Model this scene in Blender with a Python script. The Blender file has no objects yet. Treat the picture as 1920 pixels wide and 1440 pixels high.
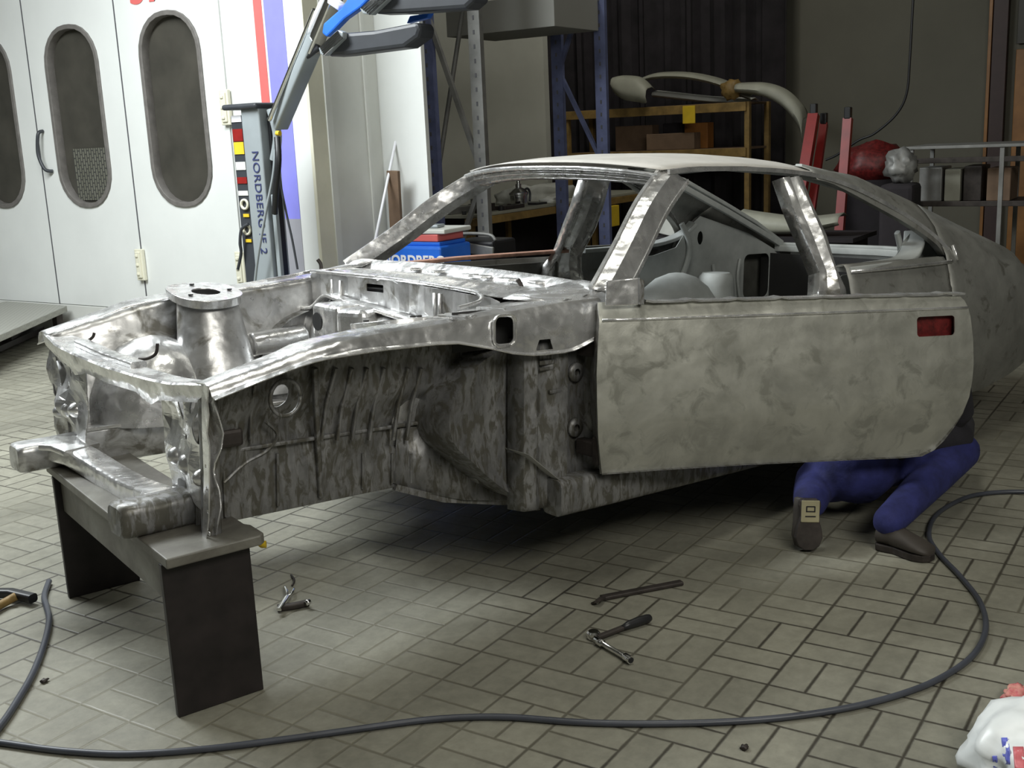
import bpy, bmesh, math, random
from mathutils import Vector, Matrix, Euler
import mathutils
random.seed(7)
C = bpy.context.scene.collection
scn = bpy.context.scene
# ------------------------------------------------------------------ camera
CAM = Vector((-1.7912, -2.8672, 1.44))
YAW, PITCH, ROLL, FPX = 0.57721, -0.21753, -0.04445, 2101.5
fwd = Vector((math.cos(YAW)*math.cos(PITCH), math.sin(YAW)*math.cos(PITCH), math.sin(PITCH)))
r0 = Vector((math.sin(YAW), -math.cos(YAW), 0)); u0 = r0.cross(fwd)
RGT = math.cos(ROLL)*r0 + math.sin(ROLL)*u0
UPV = -math.sin(ROLL)*r0 + math.cos(ROLL)*u0
cam = bpy.data.objects.new('camera', bpy.data.cameras.new('camera')); C.objects.link(cam)
cam.matrix_world = Matrix(((RGT.x, UPV.x, -fwd.x, CAM.x), (RGT.y, UPV.y, -fwd.y, CAM.y), (RGT.z, UPV.z, -fwd.z, CAM.z), (0, 0, 0, 1)))
cam.data.sensor_width = 36; cam.data.lens = FPX*36/1920; cam.data.clip_end = 100
scn.camera = cam
# ------------------------------------------------------------------ light
scn.view_settings.view_transform = 'Standard'; scn.view_settings.look = 'None'
scn.view_settings.gamma = 1; scn.view_settings.use_curve_mapping = False
scn.view_settings.exposure = 0.0
w = bpy.data.worlds.new('world'); scn.world = w; w.use_nodes = True
w.node_tree.nodes['Background'].inputs[0].default_value = (.75, .8, .85, 1)
w.node_tree.nodes['Background'].inputs[1].default_value = 0.028
def area(name, loc, size, power, target, col=(.93, 1, .95)):
    l = bpy.data.lights.new(name, 'AREA'); l.shape = 'RECTANGLE'; l.size, l.size_y = size; l.energy = power; l.color = col
    o = bpy.data.objects.new(name, l); C.objects.link(o); o.location = loc
    o.rotation_euler = (Vector(target)-Vector(loc)).to_track_quat('-Z', 'Y').to_euler(); return o
area('fluorescent_lamp_booth', (.8, 3.0, 4.0), (1.2, 3.4), 400, (1.3, 2.4, 0), (.94, .99, 1))
area('fill_light_hall', (-2.2, 1.8, 4.2), (.8, 3.0), 8, (-.8, 1.0, 0), (.94, .99, 1))  # weak fill light added for the left front floor
area('fluorescent_lamp_above', (1.2, -1.5, 4.7), (2.8, .5), 50, (1.2, -1.4, 0), (1, .99, .90))
area('fill_light_near', (-1.2, -4.9, 3.5), (3.0, 1.2), 120, (.9, -1.2, .4), (1, .98, .90))  # fill added behind the camera to brighten near-side panels and floor
area('fill_light_rear', (6.6, 1.2, 4.7), (1.4, .4), 42, (9.2, 4.6, 1.2), (1, .98, .88))  # added to brighten the pale partition, no real fixture there
# ------------------------------------------------------------------ frames
TY = 0.309015
CARM = Matrix.Translation((0, 0, .1449)) @ Matrix.Rotation(-TY, 4, 'Z') @ Matrix.Rotation(0.0570584, 4, 'Y')
CARI = CARM.inverted()
def ray(px, py): return fwd*FPX + RGT*(px-960) - UPV*(py-720)
def RW(px, py, ax, val):
    d = ray(px, py); return CAM + d*((val-CAM[ax])/d[ax])
def FL(px, py, z=0.0): return RW(px, py, 2, z)
def RC(px, py, n, c):
    o = CARI @ CAM; d = CARI.to_3x3() @ ray(px, py); n = Vector(n); return o + d*((c-n.dot(o))/n.dot(d))
def CX(px, py, v): return RC(px, py, (1, 0, 0), v)
def CY(px, py, v): return RC(px, py, (0, 1, 0), v)
def CZ(px, py, v): return RC(px, py, (0, 0, 1), v)
# ------------------------------------------------------------------ materials
def mat(name, build, **kw):
    m = bpy.data.materials.new(name); m.use_nodes = True; nt = m.node_tree
    b = nt.nodes['Principled BSDF']; build(nt, b); return m
def N(nt, t, **p):
    n = nt.nodes.new(t)
    for k, v in p.items():
        if hasattr(n, k): setattr(n, k, v)
    return n
def ramp(nt, src, stops):
    r = nt.nodes.new('ShaderNodeValToRGB'); e = r.color_ramp.elements
    while len(e) < len(stops): e.new(.5)
    for i, (p, c) in enumerate(stops):
        e[i].position = p; e[i].color = (*c, 1) if len(c) == 3 else c
    nt.links.new(src, r.inputs[0]); return r.outputs[0]
def noise(nt, scale, detail=4, rough=.6, dist=0, vec=None, mapscale=None):
    tc = nt.nodes.new('ShaderNodeTexCoord'); src = tc.outputs['Object']
    if mapscale:
        mp = nt.nodes.new('ShaderNodeMapping'); mp.inputs['Scale'].default_value = mapscale; nt.links.new(src, mp.inputs[0]); src = mp.outputs[0]
    n = nt.nodes.new('ShaderNodeTexNoise'); n.inputs['Scale'].default_value = scale; n.inputs['Detail'].default_value = detail
    n.inputs['Roughness'].default_value = rough; n.inputs['Distortion'].default_value = dist
    nt.links.new(vec or src, n.inputs['Vector']); return n.outputs[0]
def bump(nt, b, h, s=.3, d=.01, prev=None):
    bp = nt.nodes.new('ShaderNodeBump'); bp.inputs['Strength'].default_value = s; bp.inputs['Distance'].default_value = d
    nt.links.new(h, bp.inputs['Height'])
    if prev: nt.links.new(prev, bp.inputs['Normal'])
    nt.links.new(bp.outputs[0], b.inputs['Normal']); return bp.outputs[0]
def g3(v): return (v, v, v)
def simple(name, col, rough=.5, metal=0.0, var=.12, sc=6, bmp=0):
    def f(nt, b):
        n = noise(nt, sc, 5)
        c = ramp(nt, n, [(.3, tuple(x*(1-var) for x in col)), (.7, tuple(min(1, x*(1+var)) for x in col))])
        nt.links.new(c, b.inputs['Base Color']); b.inputs['Roughness'].default_value = rough; b.inputs['Metallic'].default_value = metal
        if bmp: bump(nt, b, noise(nt, sc*4, 3), bmp, .004)
    return mat(name, f)
def metal_mat(name, lo, hi, r0_, r1_, sc=7, patch=None, metal=1.0, wob=.5, wsc=9, stretch=None, tint=(1, 1, 1)):
    def f(nt, b):
        n = noise(nt, sc, 6, .65, .4, mapscale=stretch)
        st = [(.35, tuple(lo*t for t in tint)), (.62, tuple(hi*t for t in tint))]
        c = ramp(nt, n, st)
        if patch:
            n2 = noise(nt, patch[0], 5, .6, .8, mapscale=stretch)
            k = ramp(nt, n2, [(patch[1], g3(0)), (patch[1]+.12, g3(1))])
            mx = N(nt, 'ShaderNodeMixRGB'); nt.links.new(k, mx.inputs[0]); mx.inputs[1].default_value = (*patch[2], 1)
            nt.links.new(c, mx.inputs[2]); c = mx.outputs[0]
            if metal > .5:
                mm = N(nt, 'ShaderNodeMath', operation='MULTIPLY_ADD'); nt.links.new(k, mm.inputs[0]); mm.inputs[1].default_value = metal-.35; mm.inputs[2].default_value = .35
                nt.links.new(mm.outputs[0], b.inputs['Metallic'])
        else: b.inputs['Metallic'].default_value = metal
        if metal <= .5: b.inputs['Metallic'].default_value = metal
        nt.links.new(c, b.inputs['Base Color'])
        rr = ramp(nt, noise(nt, sc*1.7, 5), [(.3, g3(r0_)), (.7, g3(r1_))]); nt.links.new(rr, b.inputs['Roughness'])
        p = bump(nt, b, noise(nt, wsc, 2, .5), wob, .02)
        bump(nt, b, noise(nt, 140, 2), .12, .002, p)
    return mat(name, f)
M = {}
M['bright'] = metal_mat('bare_steel_bright', .62, .95, .16, .36, patch=(11, .28, (.25, .24, .21)), wob=.55, wsc=11, metal=.8)
M['stain_shade'] = metal_mat('bare_steel_stained_shaded', .17, .30, .35, .6, sc=12, patch=(26, .42, (.11, .105, .088)), wob=.4, wsc=14, stretch=(1.8, 1, .6), metal=.55)  # grime stains, plus the dim near side's shade put into the colour
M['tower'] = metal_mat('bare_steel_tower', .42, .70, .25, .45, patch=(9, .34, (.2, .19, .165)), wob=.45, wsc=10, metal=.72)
M['roof'] = metal_mat('sanded_roof_steel', .56, .66, .6, .75, metal=.15, wob=.03, wsc=2, tint=(1, .97, .91))
M['skin'] = metal_mat('sanded_body_steel', .24, .33, .5, .65, sc=6, metal=.5, wob=.1, wsc=5, tint=(1, 1, .93), patch=(13, .3, (.17, .165, .145)))
M['door'] = metal_mat('sanded_door_steel', .36, .54, .36, .52, sc=4, metal=.6, wob=.5, wsc=7, tint=(1, 1, .90), patch=(11, .36, (.28, .28, .245)))
M['primer'] = simple('grey_primer', (.42, .44, .43), .55, 0, .18, 7)
M['inner'] = simple('dusty_interior_metal', (.13, .13, .115), .6, .3, .4, 6)
M['pinkrust'] = simple('rusty_pink_paint', (.42, .24, .18), .6, .1, .35, 20)
M['red'] = simple('dull_red_paint', (.12, .010, .010), .5, 0, .6, 40)
M['redsteel'] = simple('red_enamel', (.26, .014, .012), .4, 0, .2, 10)
M['dark'] = simple('void_shade_black', (.02, .02, .02), .7, 0, .2)  # near-black standing in for shade inside holes and cavities
M['booth'] = simple('booth_white_enamel', (.78, .80, .78), .42, 0, .035, 2.2)
M['boothgrey'] = simple('booth_grey_panel', (.70, .71, .67), .5, 0, .07, 2)
M['partition'] = simple('pale_partition_board', (.62, .62, .55), .6, 0, .06, 2)
M['cream'] = simple('cream_trim', (.74, .72, .58), .5, 0, .05)
M['seam'] = simple('dark_seam', (.09, .09, .10), .7, 0, .2)
M['gasket'] = simple('grey_rubber_gasket', (.16, .15, .14), .5, 0, .2, 15)
def glassf(nt, b):
    c = ramp(nt, noise(nt, 3, 5), [(.3, (.045, .043, .036)), (.7, (.075, .07, .058))]); nt.links.new(c, b.inputs['Base Color'])
    b.inputs['Roughness'].default_value = .38; b.inputs['Specular IOR Level'].default_value = .35
M['glass'] = mat('dusty_booth_glass', glassf)
M['stripe_red'] = simple('red_stripe_paint', (.72, .16, .15), .45, 0, .06)
M['stripe_blue'] = simple('blue_stripe_paint', (.27, .27, .80), .45, 0, .05)
M['stripe_grey'] = simple('grey_stripe_paint', (.36, .36, .40), .5, 0, .06)
M['irgrey'] = simple('light_grey_powder_coat', (.36, .40, .42), .4, .2, .06)
M['irdark'] = simple('dark_grey_powder_coat', (.04, .044, .052), .45, 0, .15)
M['blueplastic'] = simple('bright_blue_plastic', (.02, .16, .75), .4, 0, .1)
M['yellow'] = simple('yellow_paint', (.75, .52, .03), .5, 0, .12)
M['orange'] = simple('orange_brown_board', (.35, .14, .03), .6, 0, .2)
M['ink'] = simple('navy_ink', (.04, .05, .14), .5, 0, .1)
M['white'] = simple('white_paint', (.85, .86, .9), .5, 0, .04)
M['chrome'] = metal_mat('polished_chrome', .75, .9, .08, .2, wob=.05, wsc=5)
M['rack'] = simple('blue_grey_rack_paint', (.12, .14, .26), .5, .1, .35, 5)
M['rackgrey'] = simple('worn_grey_steel', (.25, .25, .24), .5, .4, .3, 5)
M['wood'] = simple('yellow_shelf_beam_wood', (.25, .16, .05), .6, 0, .35, 9)
M['woodedge'] = simple('dark_brown_board', (.016, .012, .012), .5, 0, .5, 12)
def benchtop(nt, b):
    n = noise(nt, 5, 6, .65, .5)
    c = ramp(nt, n, [(.32, (.07, .06, .05)), (.6, (.17, .165, .14)), (.75, (.24, .24, .21))]); nt.links.new(c, b.inputs['Base Color'])
    b.inputs['Roughness'].default_value = .5
M['benchtop'] = mat('worn_bench_top', benchtop)
M['cardboard'] = simple('brown_cardboard', (.17, .11, .07), .8, 0, .2)
M['paper'] = simple('off_white_paper', (.55, .56, .52), .7, 0, .1)
M['panelbeige'] = simple('pale_body_panel', (.34, .34, .28), .55, 0, .12)
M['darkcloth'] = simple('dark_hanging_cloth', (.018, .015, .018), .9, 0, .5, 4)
M['bluecloth'] = simple('royal_blue_work_cloth', (.020, .024, .12), .85, 0, .4, 14, .5)
M['jacket'] = simple('black_work_jacket', (.018, .017, .022), .85, 0, .3, 10, .3)
M['skinp'] = simple('skin', (.45, .27, .2), .6, 0, .1)
M['hair'] = simple('dark_hair', (.03, .02, .015), .7, 0, .2)
M['shoe'] = simple('dark_leather_shoe', (.05, .042, .035), .6, 0, .3)
M['sole'] = simple('tan_rubber_sole', (.35, .32, .20), .7, 0, .2)
M['hose'] = simple('dark_rubber_hose', (.055, .06, .075), .4, 0, .2)
M['black'] = simple('black_plastic', (.015, .015, .017), .4, 0, .2)
M['green'] = simple('teal_plastic', (.04, .2, .17), .5, 0, .2)
M['wallbeige'] = simple('olive_plaster', (.125, .12, .095), .85, 0, .08, 1.5)
M['wallgrey'] = simple('hall_grey_plaster', (.26, .26, .24), .85, 0, .06, 1.5)
M['orangewood'] = simple('orange_varnished_wood', (.26, .12, .035), .4, 0, .25, 5)
M['doordark'] = simple('dark_brown_door_frame', (.04, .02, .018), .5, 0, .2)
M['bagwhite'] = simple('white_plastic_bag', (.75, .78, .78), .35, 0, .08)
M['bagblue'] = simple('blue_bag_print', (.12, .14, .55), .4, 0, .2, 20)
M['bagred'] = simple('red_bag_print', (.62, .14, .16), .4, 0, .2, 20)
M['bagyellow'] = simple('yellow_bag_edge', (.55, .52, .22), .4, 0, .1)
M['darkrust'] = simple('dark_rusty_steel', (.05, .042, .038), .55, .4, .35, 20)
def rampf(nt, b):
    tc = N(nt, 'ShaderNodeTexCoord'); ch = N(nt, 'ShaderNodeTexChecker'); ch.inputs['Scale'].default_value = 45
    nt.links.new(tc.outputs['Object'], ch.inputs[0]); ch.inputs[1].default_value = (.30, .30, .27, 1); ch.inputs[2].default_value = (.36, .36, .32, 1)
    nt.links.new(ch.outputs[0], b.inputs['Base Color']); b.inputs['Roughness'].default_value = .55; b.inputs['Metallic'].default_value = .2
    bump(nt, b, ch.outputs[1], .3, .004)
M['tread'] = mat('tread_plate', rampf)
def floorf(nt, b):
    L = nt.links
    geo = N(nt, 'ShaderNodeNewGeometry'); sep = N(nt, 'ShaderNodeSeparateXYZ'); L.new(geo.outputs['Position'], sep.inputs[0])
    def m(op, a, c=None, d=None):
        n = N(nt, 'ShaderNodeMath', operation=op)
        for i, x in enumerate((a, c, d)):
            if x is None: continue
            if isinstance(x, (int, float)): n.inputs[i].default_value = x
            else: L.new(x, n.inputs[i])
        return n.outputs[0]
    u = m('DIVIDE', m('SUBTRACT', sep.outputs[0], .637-.19*20), .19); v = m('DIVIDE', m('SUBTRACT', sep.outputs[1], .04-.1965*60), .1965)
    iu = m('FLOOR', u); iv = m('FLOOR', v); fu = m('FRACT', u); fv = m('FRACT', v)
    par = m('MODULO', m('ADD', m('ADD', iu, iv), 200), 2)   # 0/1 basket weave
    def edge(f, e):   # distance to nearest cell edge
        return m('MINIMUM', f, m('SUBTRACT', 1, f))
    eu, ev = edge(fu, 0), edge(fv, 0)
    hu, hv = m('ABSOLUTE', m('SUBTRACT', fu, .5)), m('ABSOLUTE', m('SUBTRACT', fv, .5))
    mid = m('ADD', m('MULTIPLY', par, hu), m('MULTIPLY', m('SUBTRACT', 1, par), hv))
    d = m('MINIMUM', m('MINIMUM', eu, ev), mid)
    jit = noise(nt, 30, 3, .6)
    d2 = m('ADD', d, m('MULTIPLY', m('SUBTRACT', jit, .5), .02))
    j = ramp(nt, d2, [(.010, g3(0)), (.032, g3(1))])
    half = m('ADD', m('MULTIPLY', par, m('GREATER_THAN', fu, .5)), m('MULTIPLY', m('SUBTRACT', 1, par), m('GREATER_THAN', fv, .5)))
    cb = N(nt, 'ShaderNodeCombineXYZ'); L.new(iu, cb.inputs[0]); L.new(iv, cb.inputs[1]); L.new(half, cb.inputs[2])
    wn = N(nt, 'ShaderNodeTexWhiteNoise'); L.new(cb.outputs[0], wn.inputs[0])
    base = ramp(nt, wn.outputs[0], [(0, (.235, .228, .182)), (1, (.275, .267, .215))])
    big = ramp(nt, noise(nt, 1.3, 6, .65, .5), [(.3, (.66, .66, .66)), (.7, (1.14, 1.14, 1.14))])
    mx = N(nt, 'ShaderNodeMixRGB', blend_type='MULTIPLY'); mx.inputs[0].default_value = 1; L.new(base, mx.inputs[1]); L.new(big, mx.inputs[2])
    fine = ramp(nt, noise(nt, 24, 6, .7), [(.3, g3(.82)), (.7, g3(1.12))])
    mx2 = N(nt, 'ShaderNodeMixRGB', blend_type='MULTIPLY'); mx2.inputs[0].default_value = 1; L.new(mx.outputs[0], mx2.inputs[1]); L.new(fine, mx2.inputs[2])
    # joints dark where swept, filled with pale sand in places
    sand = ramp(nt, noise(nt, .75, 2, .4), [(.44, (.045, .040, .03)), (.62, (.19, .18, .135))])
    mx3 = N(nt, 'ShaderNodeMixRGB'); L.new(j, mx3.inputs[0]); L.new(sand, mx3.inputs[1]); L.new(mx2.outputs[0], mx3.inputs[2])
    L.new(mx3.outputs[0], b.inputs['Base Color'])
    rr = ramp(nt, noise(nt, 5, 4), [(.3, g3(.42)), (.7, g3(.65))]); L.new(rr, b.inputs['Roughness'])
    b.inputs['Specular IOR Level'].default_value = .4
    p = bump(nt, b, j, .5, .003); bump(nt, b, noise(nt, 60, 3), .15, .003, p)
M['floor'] = mat('basket_weave_pavers', floorf)
# ------------------------------------------------------------------ mesh helpers
def link(name, me, m, parent=None, smooth=True):
    o = bpy.data.objects.new(name, me); C.objects.link(o)
    if m is not None:
        me.materials.clear(); me.materials.append(M[m] if isinstance(m, str) else m)
    if smooth and me.polygons:
        me.polygons.foreach_set('use_smooth', [True]*len(me.polygons))
    if parent: o.parent = parent
    return o
def fin(name, bm, m, parent=None, smooth=False, bev=0, seg=2, solid=0, sub=0, autos=None):
    bmesh.ops.recalc_face_normals(bm, faces=bm.faces)
    me = bpy.data.meshes.new(name); bm.to_mesh(me); bm.free()
    o = link(name, me, m, parent, smooth)
    if solid:
        s = o.modifiers.new('solid', 'SOLIDIFY'); s.thickness = solid; s.offset = 0
    if bev:
        b = o.modifiers.new('bevel', 'BEVEL'); b.width = bev; b.segments = seg; b.limit_method = 'ANGLE'; b.angle_limit = math.radians(40)
    if sub:
        s = o.modifiers.new('sub', 'SUBSURF'); s.levels = sub; s.render_levels = sub
    if autos is not None and smooth:
        me.set_sharp_from_angle(angle=math.radians(autos))
    return o
def box(bm, c, s, rot=None, M4=None):
    r = bmesh.ops.create_cube(bm, size=1); vs = r['verts']
    m = Matrix.Translation(c) @ (rot.to_4x4() if rot is not None else Matrix()) @ Matrix.Diagonal((*s, 1))
    if M4: m = M4 @ m
    bmesh.ops.transform(bm, matrix=m, verts=vs); return vs
def bxo(name, c, s, m, parent=None, rz=0, bev=.004, rot=None):
    bm = bmesh.new(); box(bm, c, s, rot if rot is not None else Matrix.Rotation(rz, 3, 'Z')); return fin(name, bm, m, parent, bev=bev)
def corners(bm, P8):
    """hexahedron from 4 bottom + 4 top points"""
    v = [bm.verts.new(p) for p in P8]
    for f in ((0, 1, 2, 3), (4, 5, 6, 7), (0, 1, 5, 4), (1, 2, 6, 5), (2, 3, 7, 6), (3, 0, 4, 7)): bm.faces.new([v[i] for i in f])
def frames(path):
    P = [Vector(p) for p in path]; T = []
    for i in range(len(P)):
        a = P[max(i-1, 0)]; b = P[min(i+1, len(P)-1)]; T.append((b-a).normalized())
    n = Vector((0, 0, 1)) if abs(T[0].z) < .9 else Vector((1, 0, 0))
    out = []
    for p, t in zip(P, T):
        n = (n - t*n.dot(t)).normalized(); out.append((p, t, n, t.cross(n)))
    return out
def sweep(bm, path, prof, cap=True, scale=None):
    """prof: list of (a along side, b along up)"""
    rings = []
    for i, (p, t, n, s) in enumerate(frames(path)):
        k = scale[i] if scale else 1
        rings.append([bm.verts.new(p + s*(a*k) + n*(b*k)) for a, b in prof])
    for r1, r2 in zip(rings, rings[1:]):
        for i in range(len(prof)):
            j = (i+1) % len(prof); bm.faces.new((r1[i], r1[j], r2[j], r2[i]))
    if cap: bm.faces.new(rings[0]); bm.faces.new(rings[-1][::-1])
def circ(r, n=10): return [(r*math.cos(2*math.pi*i/n), r*math.sin(2*math.pi*i/n)) for i in range(n)]
def rect(w_, h_, r=0):
    if not r: return [(-w_/2, -h_/2), (w_/2, -h_/2), (w_/2, h_/2), (-w_/2, h_/2)]
    out = []
    for cx, cy, a0 in ((w_/2-r, -h_/2+r, -90), (w_/2-r, h_/2-r, 0), (-w_/2+r, h_/2-r, 90), (-w_/2+r, -h_/2+r, 180)):
        for k in range(4):
            a = math.radians(a0+k*30); out.append((cx+r*math.cos(a), cy+r*math.sin(a)))
    return out
def catmull(P, n=6):
    P = [Vector(p) for p in P]; out = []
    for i in range(len(P)-1):
        a, b, c, d = P[max(i-1, 0)], P[i], P[i+1], P[min(i+2, len(P)-1)]
        for k in range(n):
            t = k/n; out.append(.5*((2*b)+(c-a)*t+(2*a-5*b+4*c-d)*t*t+(-a+3*b-3*c+d)*t**3))
    out.append(P[-1]); return out
def tube(name, path, r, m, parent=None, n=10, sm=6, scale=None):
    bm = bmesh.new(); p = catmull(path, sm) if sm else path
    sweep(bm, p, circ(r, n), scale=scale); return fin(name, bm, m, parent, smooth=True, autos=50)
def gridmesh(bm, rows):
    vs = [[bm.verts.new(p) for p in r] for r in rows]
    for a, b in zip(vs, vs[1:]):
        for i in range(len(a)-1):
            try: bm.faces.new((a[i], a[i+1], b[i+1], b[i]))
            except ValueError: pass
    return vs
def sheet(name, rows, m, parent=None, th=.0025, sub=0, autos=35, weld=True):
    bm = bmesh.new()
    if rows and isinstance(rows[0][0], (list, tuple)) and rows and not isinstance(rows[0][0][0], (int, float)):
        for r in rows: gridmesh(bm, r)
    else: gridmesh(bm, rows)
    if weld: bmesh.ops.remove_doubles(bm, verts=bm.verts, dist=.0008)
    o = fin(name, bm, m, parent, smooth=True, solid=0, autos=autos)
    if sub:
        s = o.modifiers.new('sub', 'SUBSURF'); s.levels = sub; s.render_levels = sub
    s = o.modifiers.new('solid', 'SOLIDIFY'); s.thickness = th; s.offset = 0
    return o
def lathe(bm, prof, M4, n=24):
    rings = []
    for r, z in prof:
        rings.append([bm.verts.new(M4 @ Vector((r*math.cos(2*math.pi*i/n), r*math.sin(2*math.pi*i/n), z))) for i in range(n)])
    for a, b in zip(rings, rings[1:]):
        for i in range(n):
            j = (i+1) % n; bm.faces.new((a[i], a[j], b[j], b[i]))
    return rings
def rrect(cx, cy, w_, h_, r, n=5):
    out = []
    for sx, sy, a0 in ((1, -1, -90), (1, 1, 0), (-1, 1, 90), (-1, -1, 180)):
        for k in range(n+1):
            a = math.radians(a0+90*k/n); out.append((cx+sx*(w_/2-r)+r*math.cos(a), cy+sy*(h_/2-r)+r*math.sin(a)))
    return out
def ell(cx, cy, rx, ry, n=20): return [(cx+rx*math.cos(2*math.pi*i/n), cy+ry*math.sin(2*math.pi*i/n)) for i in range(n)]
def plate(name, loops, th, M4, m, parent=None, bev=0, warp=None, cutlen=0):
    """flat plate with holes: loops[0] outline, the rest holes (2D); M4 maps local XY(Z) into place"""
    cu = bpy.data.curves.new(name, 'CURVE'); cu.dimensions = '2D'; cu.fill_mode = 'BOTH'; cu.extrude = th/2
    for lp in loops:
        s = cu.splines.new('POLY'); s.points.add(len(lp)-1); s.use_cyclic_u = True
        for i, (x, y) in enumerate(lp): s.points[i].co = (x, y, 0, 1)
    o = bpy.data.objects.new(name, cu); C.objects.link(o)
    dg = bpy.context.evaluated_depsgraph_get(); me = bpy.data.meshes.new_from_object(o.evaluated_get(dg))
    bpy.data.objects.remove(o); bpy.data.curves.remove(cu)
    bm = bmesh.new(); bm.from_mesh(me); bpy.data.meshes.remove(me)
    bmesh.ops.remove_doubles(bm, verts=bm.verts, dist=1e-5)
    if cutlen:
        for ax in (0, 1):
            lo = min(v.co[ax] for v in bm.verts); hi = max(v.co[ax] for v in bm.verts); k = lo+cutlen
            nrm = Vector((1, 0, 0)) if ax == 0 else Vector((0, 1, 0))
            while k < hi-1e-4:
                co = Vector((k, 0, 0)) if ax == 0 else Vector((0, k, 0))
                bmesh.ops.bisect_plane(bm, geom=bm.verts[:]+bm.edges[:]+bm.faces[:], plane_co=co, plane_no=nrm); k += cutlen
    for v in bm.verts:
        if warp: v.co = Vector(warp(v.co))
        v.co = M4 @ v.co
    return fin(name, bm, m, parent, bev=bev)
def XZ(y, flip=1):   # local (x,y)->car (x, y const, z)
    return Matrix(((1, 0, 0, 0), (0, 0, flip, y), (0, 1, 0, 0), (0, 0, 0, 1)))
def YZ(x): return Matrix(((0, 0, 1, x), (1, 0, 0, 0), (0, 1, 0, 0), (0, 0, 0, 1)))
def tag(o, label, cat, group=None, kind=None):
    if label: o['label'] = label
    if cat: o['category'] = cat
    if group: o['group'] = group
    if kind: o['kind'] = kind
    return o
def empty(name, loc, label, cat, group=None, rz=0):
    o = bpy.data.objects.new(name, None); C.objects.link(o); o.location = loc; o.rotation_euler = (0, 0, rz); o.empty_display_size = .1
    return tag(o, label, cat, group)
def struct(name, bm, m, bev=0):
    o = fin(name, bm, m, None, bev=bev); o['kind'] = 'structure'; return o
def stext(name, body, size, M4, m, parent, ext=.0015, align='CENTER', sx=1.0, sp=1.0, bold=0):
    cu = bpy.data.curves.new(name, 'FONT'); cu.body = body; cu.size = size; cu.extrude = ext; cu.align_x = align; cu.align_y = 'CENTER'; cu.space_character = sp; cu.offset = bold
    o = bpy.data.objects.new(name, cu); C.objects.link(o)
    dg = bpy.context.evaluated_depsgraph_get(); me = bpy.data.meshes.new_from_object(o.evaluated_get(dg))
    bpy.data.objects.remove(o); bpy.data.curves.remove(cu)
    me.transform(M4 @ Matrix.Diagonal((sx, 1, 1, 1)))
    return link(name, me, m, parent, smooth=False)
def cut(o, bms):
    """carve closed shapes out of o and bake the result"""
    for bm in bms:
        bmesh.ops.recalc_face_normals(bm, faces=bm.faces)
        me = bpy.data.meshes.new('cutter'); bm.to_mesh(me); bm.free()
        c = bpy.data.objects.new('cutter', me); C.objects.link(c); c.parent = o.parent
        b = o.modifiers.new('cut', 'BOOLEAN'); b.operation = 'DIFFERENCE'; b.solver = 'EXACT'; b.object = c
        bpy.context.view_layer.update()
        dg = bpy.context.evaluated_depsgraph_get(); new = bpy.data.meshes.new_from_object(o.evaluated_get(dg))
        o.modifiers.clear(); o.data = new; bpy.data.objects.remove(c)
def prism(loop, M4, d):
    bm = bmesh.new(); a = [bm.verts.new(M4 @ Vector((x, y, -d))) for x, y in loop]; b = [bm.verts.new(M4 @ Vector((x, y, d))) for x, y in loop]
    n = len(loop)
    for i in range(n): bm.faces.new((a[i], a[(i+1) % n], b[(i+1) % n], b[i]))
    bm.faces.new(a); bm.faces.new(b[::-1]); return bm
def lerp(tab, x):
    if x <= tab[0][0]: return tab[0][1]
    for (a, va), (b, vb) in zip(tab, tab[1:]):
        if x <= b:
            t = (x-a)/(b-a)
            return va+(vb-va)*t
    return tab[-1][1]
# ================================================================== ROOM
def plane_slab(name, lo, hi, m):
    bm = bmesh.new(); box(bm, [(a+b)/2 for a, b in zip(lo, hi)], [b-a for a, b in zip(lo, hi)]); return struct(name, bm, m)
plane_slab('floor', (-7, -9, -.1), (12.2, 9, 0), 'floor')
plane_slab('ceiling', (-7, -9, 5.0), (12.2, 9, 5.1), 'wallgrey')
plane_slab('wall_front', (-7.2, -9, 0), (-7, 9, 5), 'wallgrey')
plane_slab('wall_right', (-7, -9.2, 0), (12.2, -9, 5), 'wallgrey')
plane_slab('wall_left', (-7, 9, 0), (12.2, 9.2, 5), 'wallgrey')
plane_slab('wall_back', (10.0, -9, 0), (10.2, 9, 5), 'wallbeige')
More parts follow.
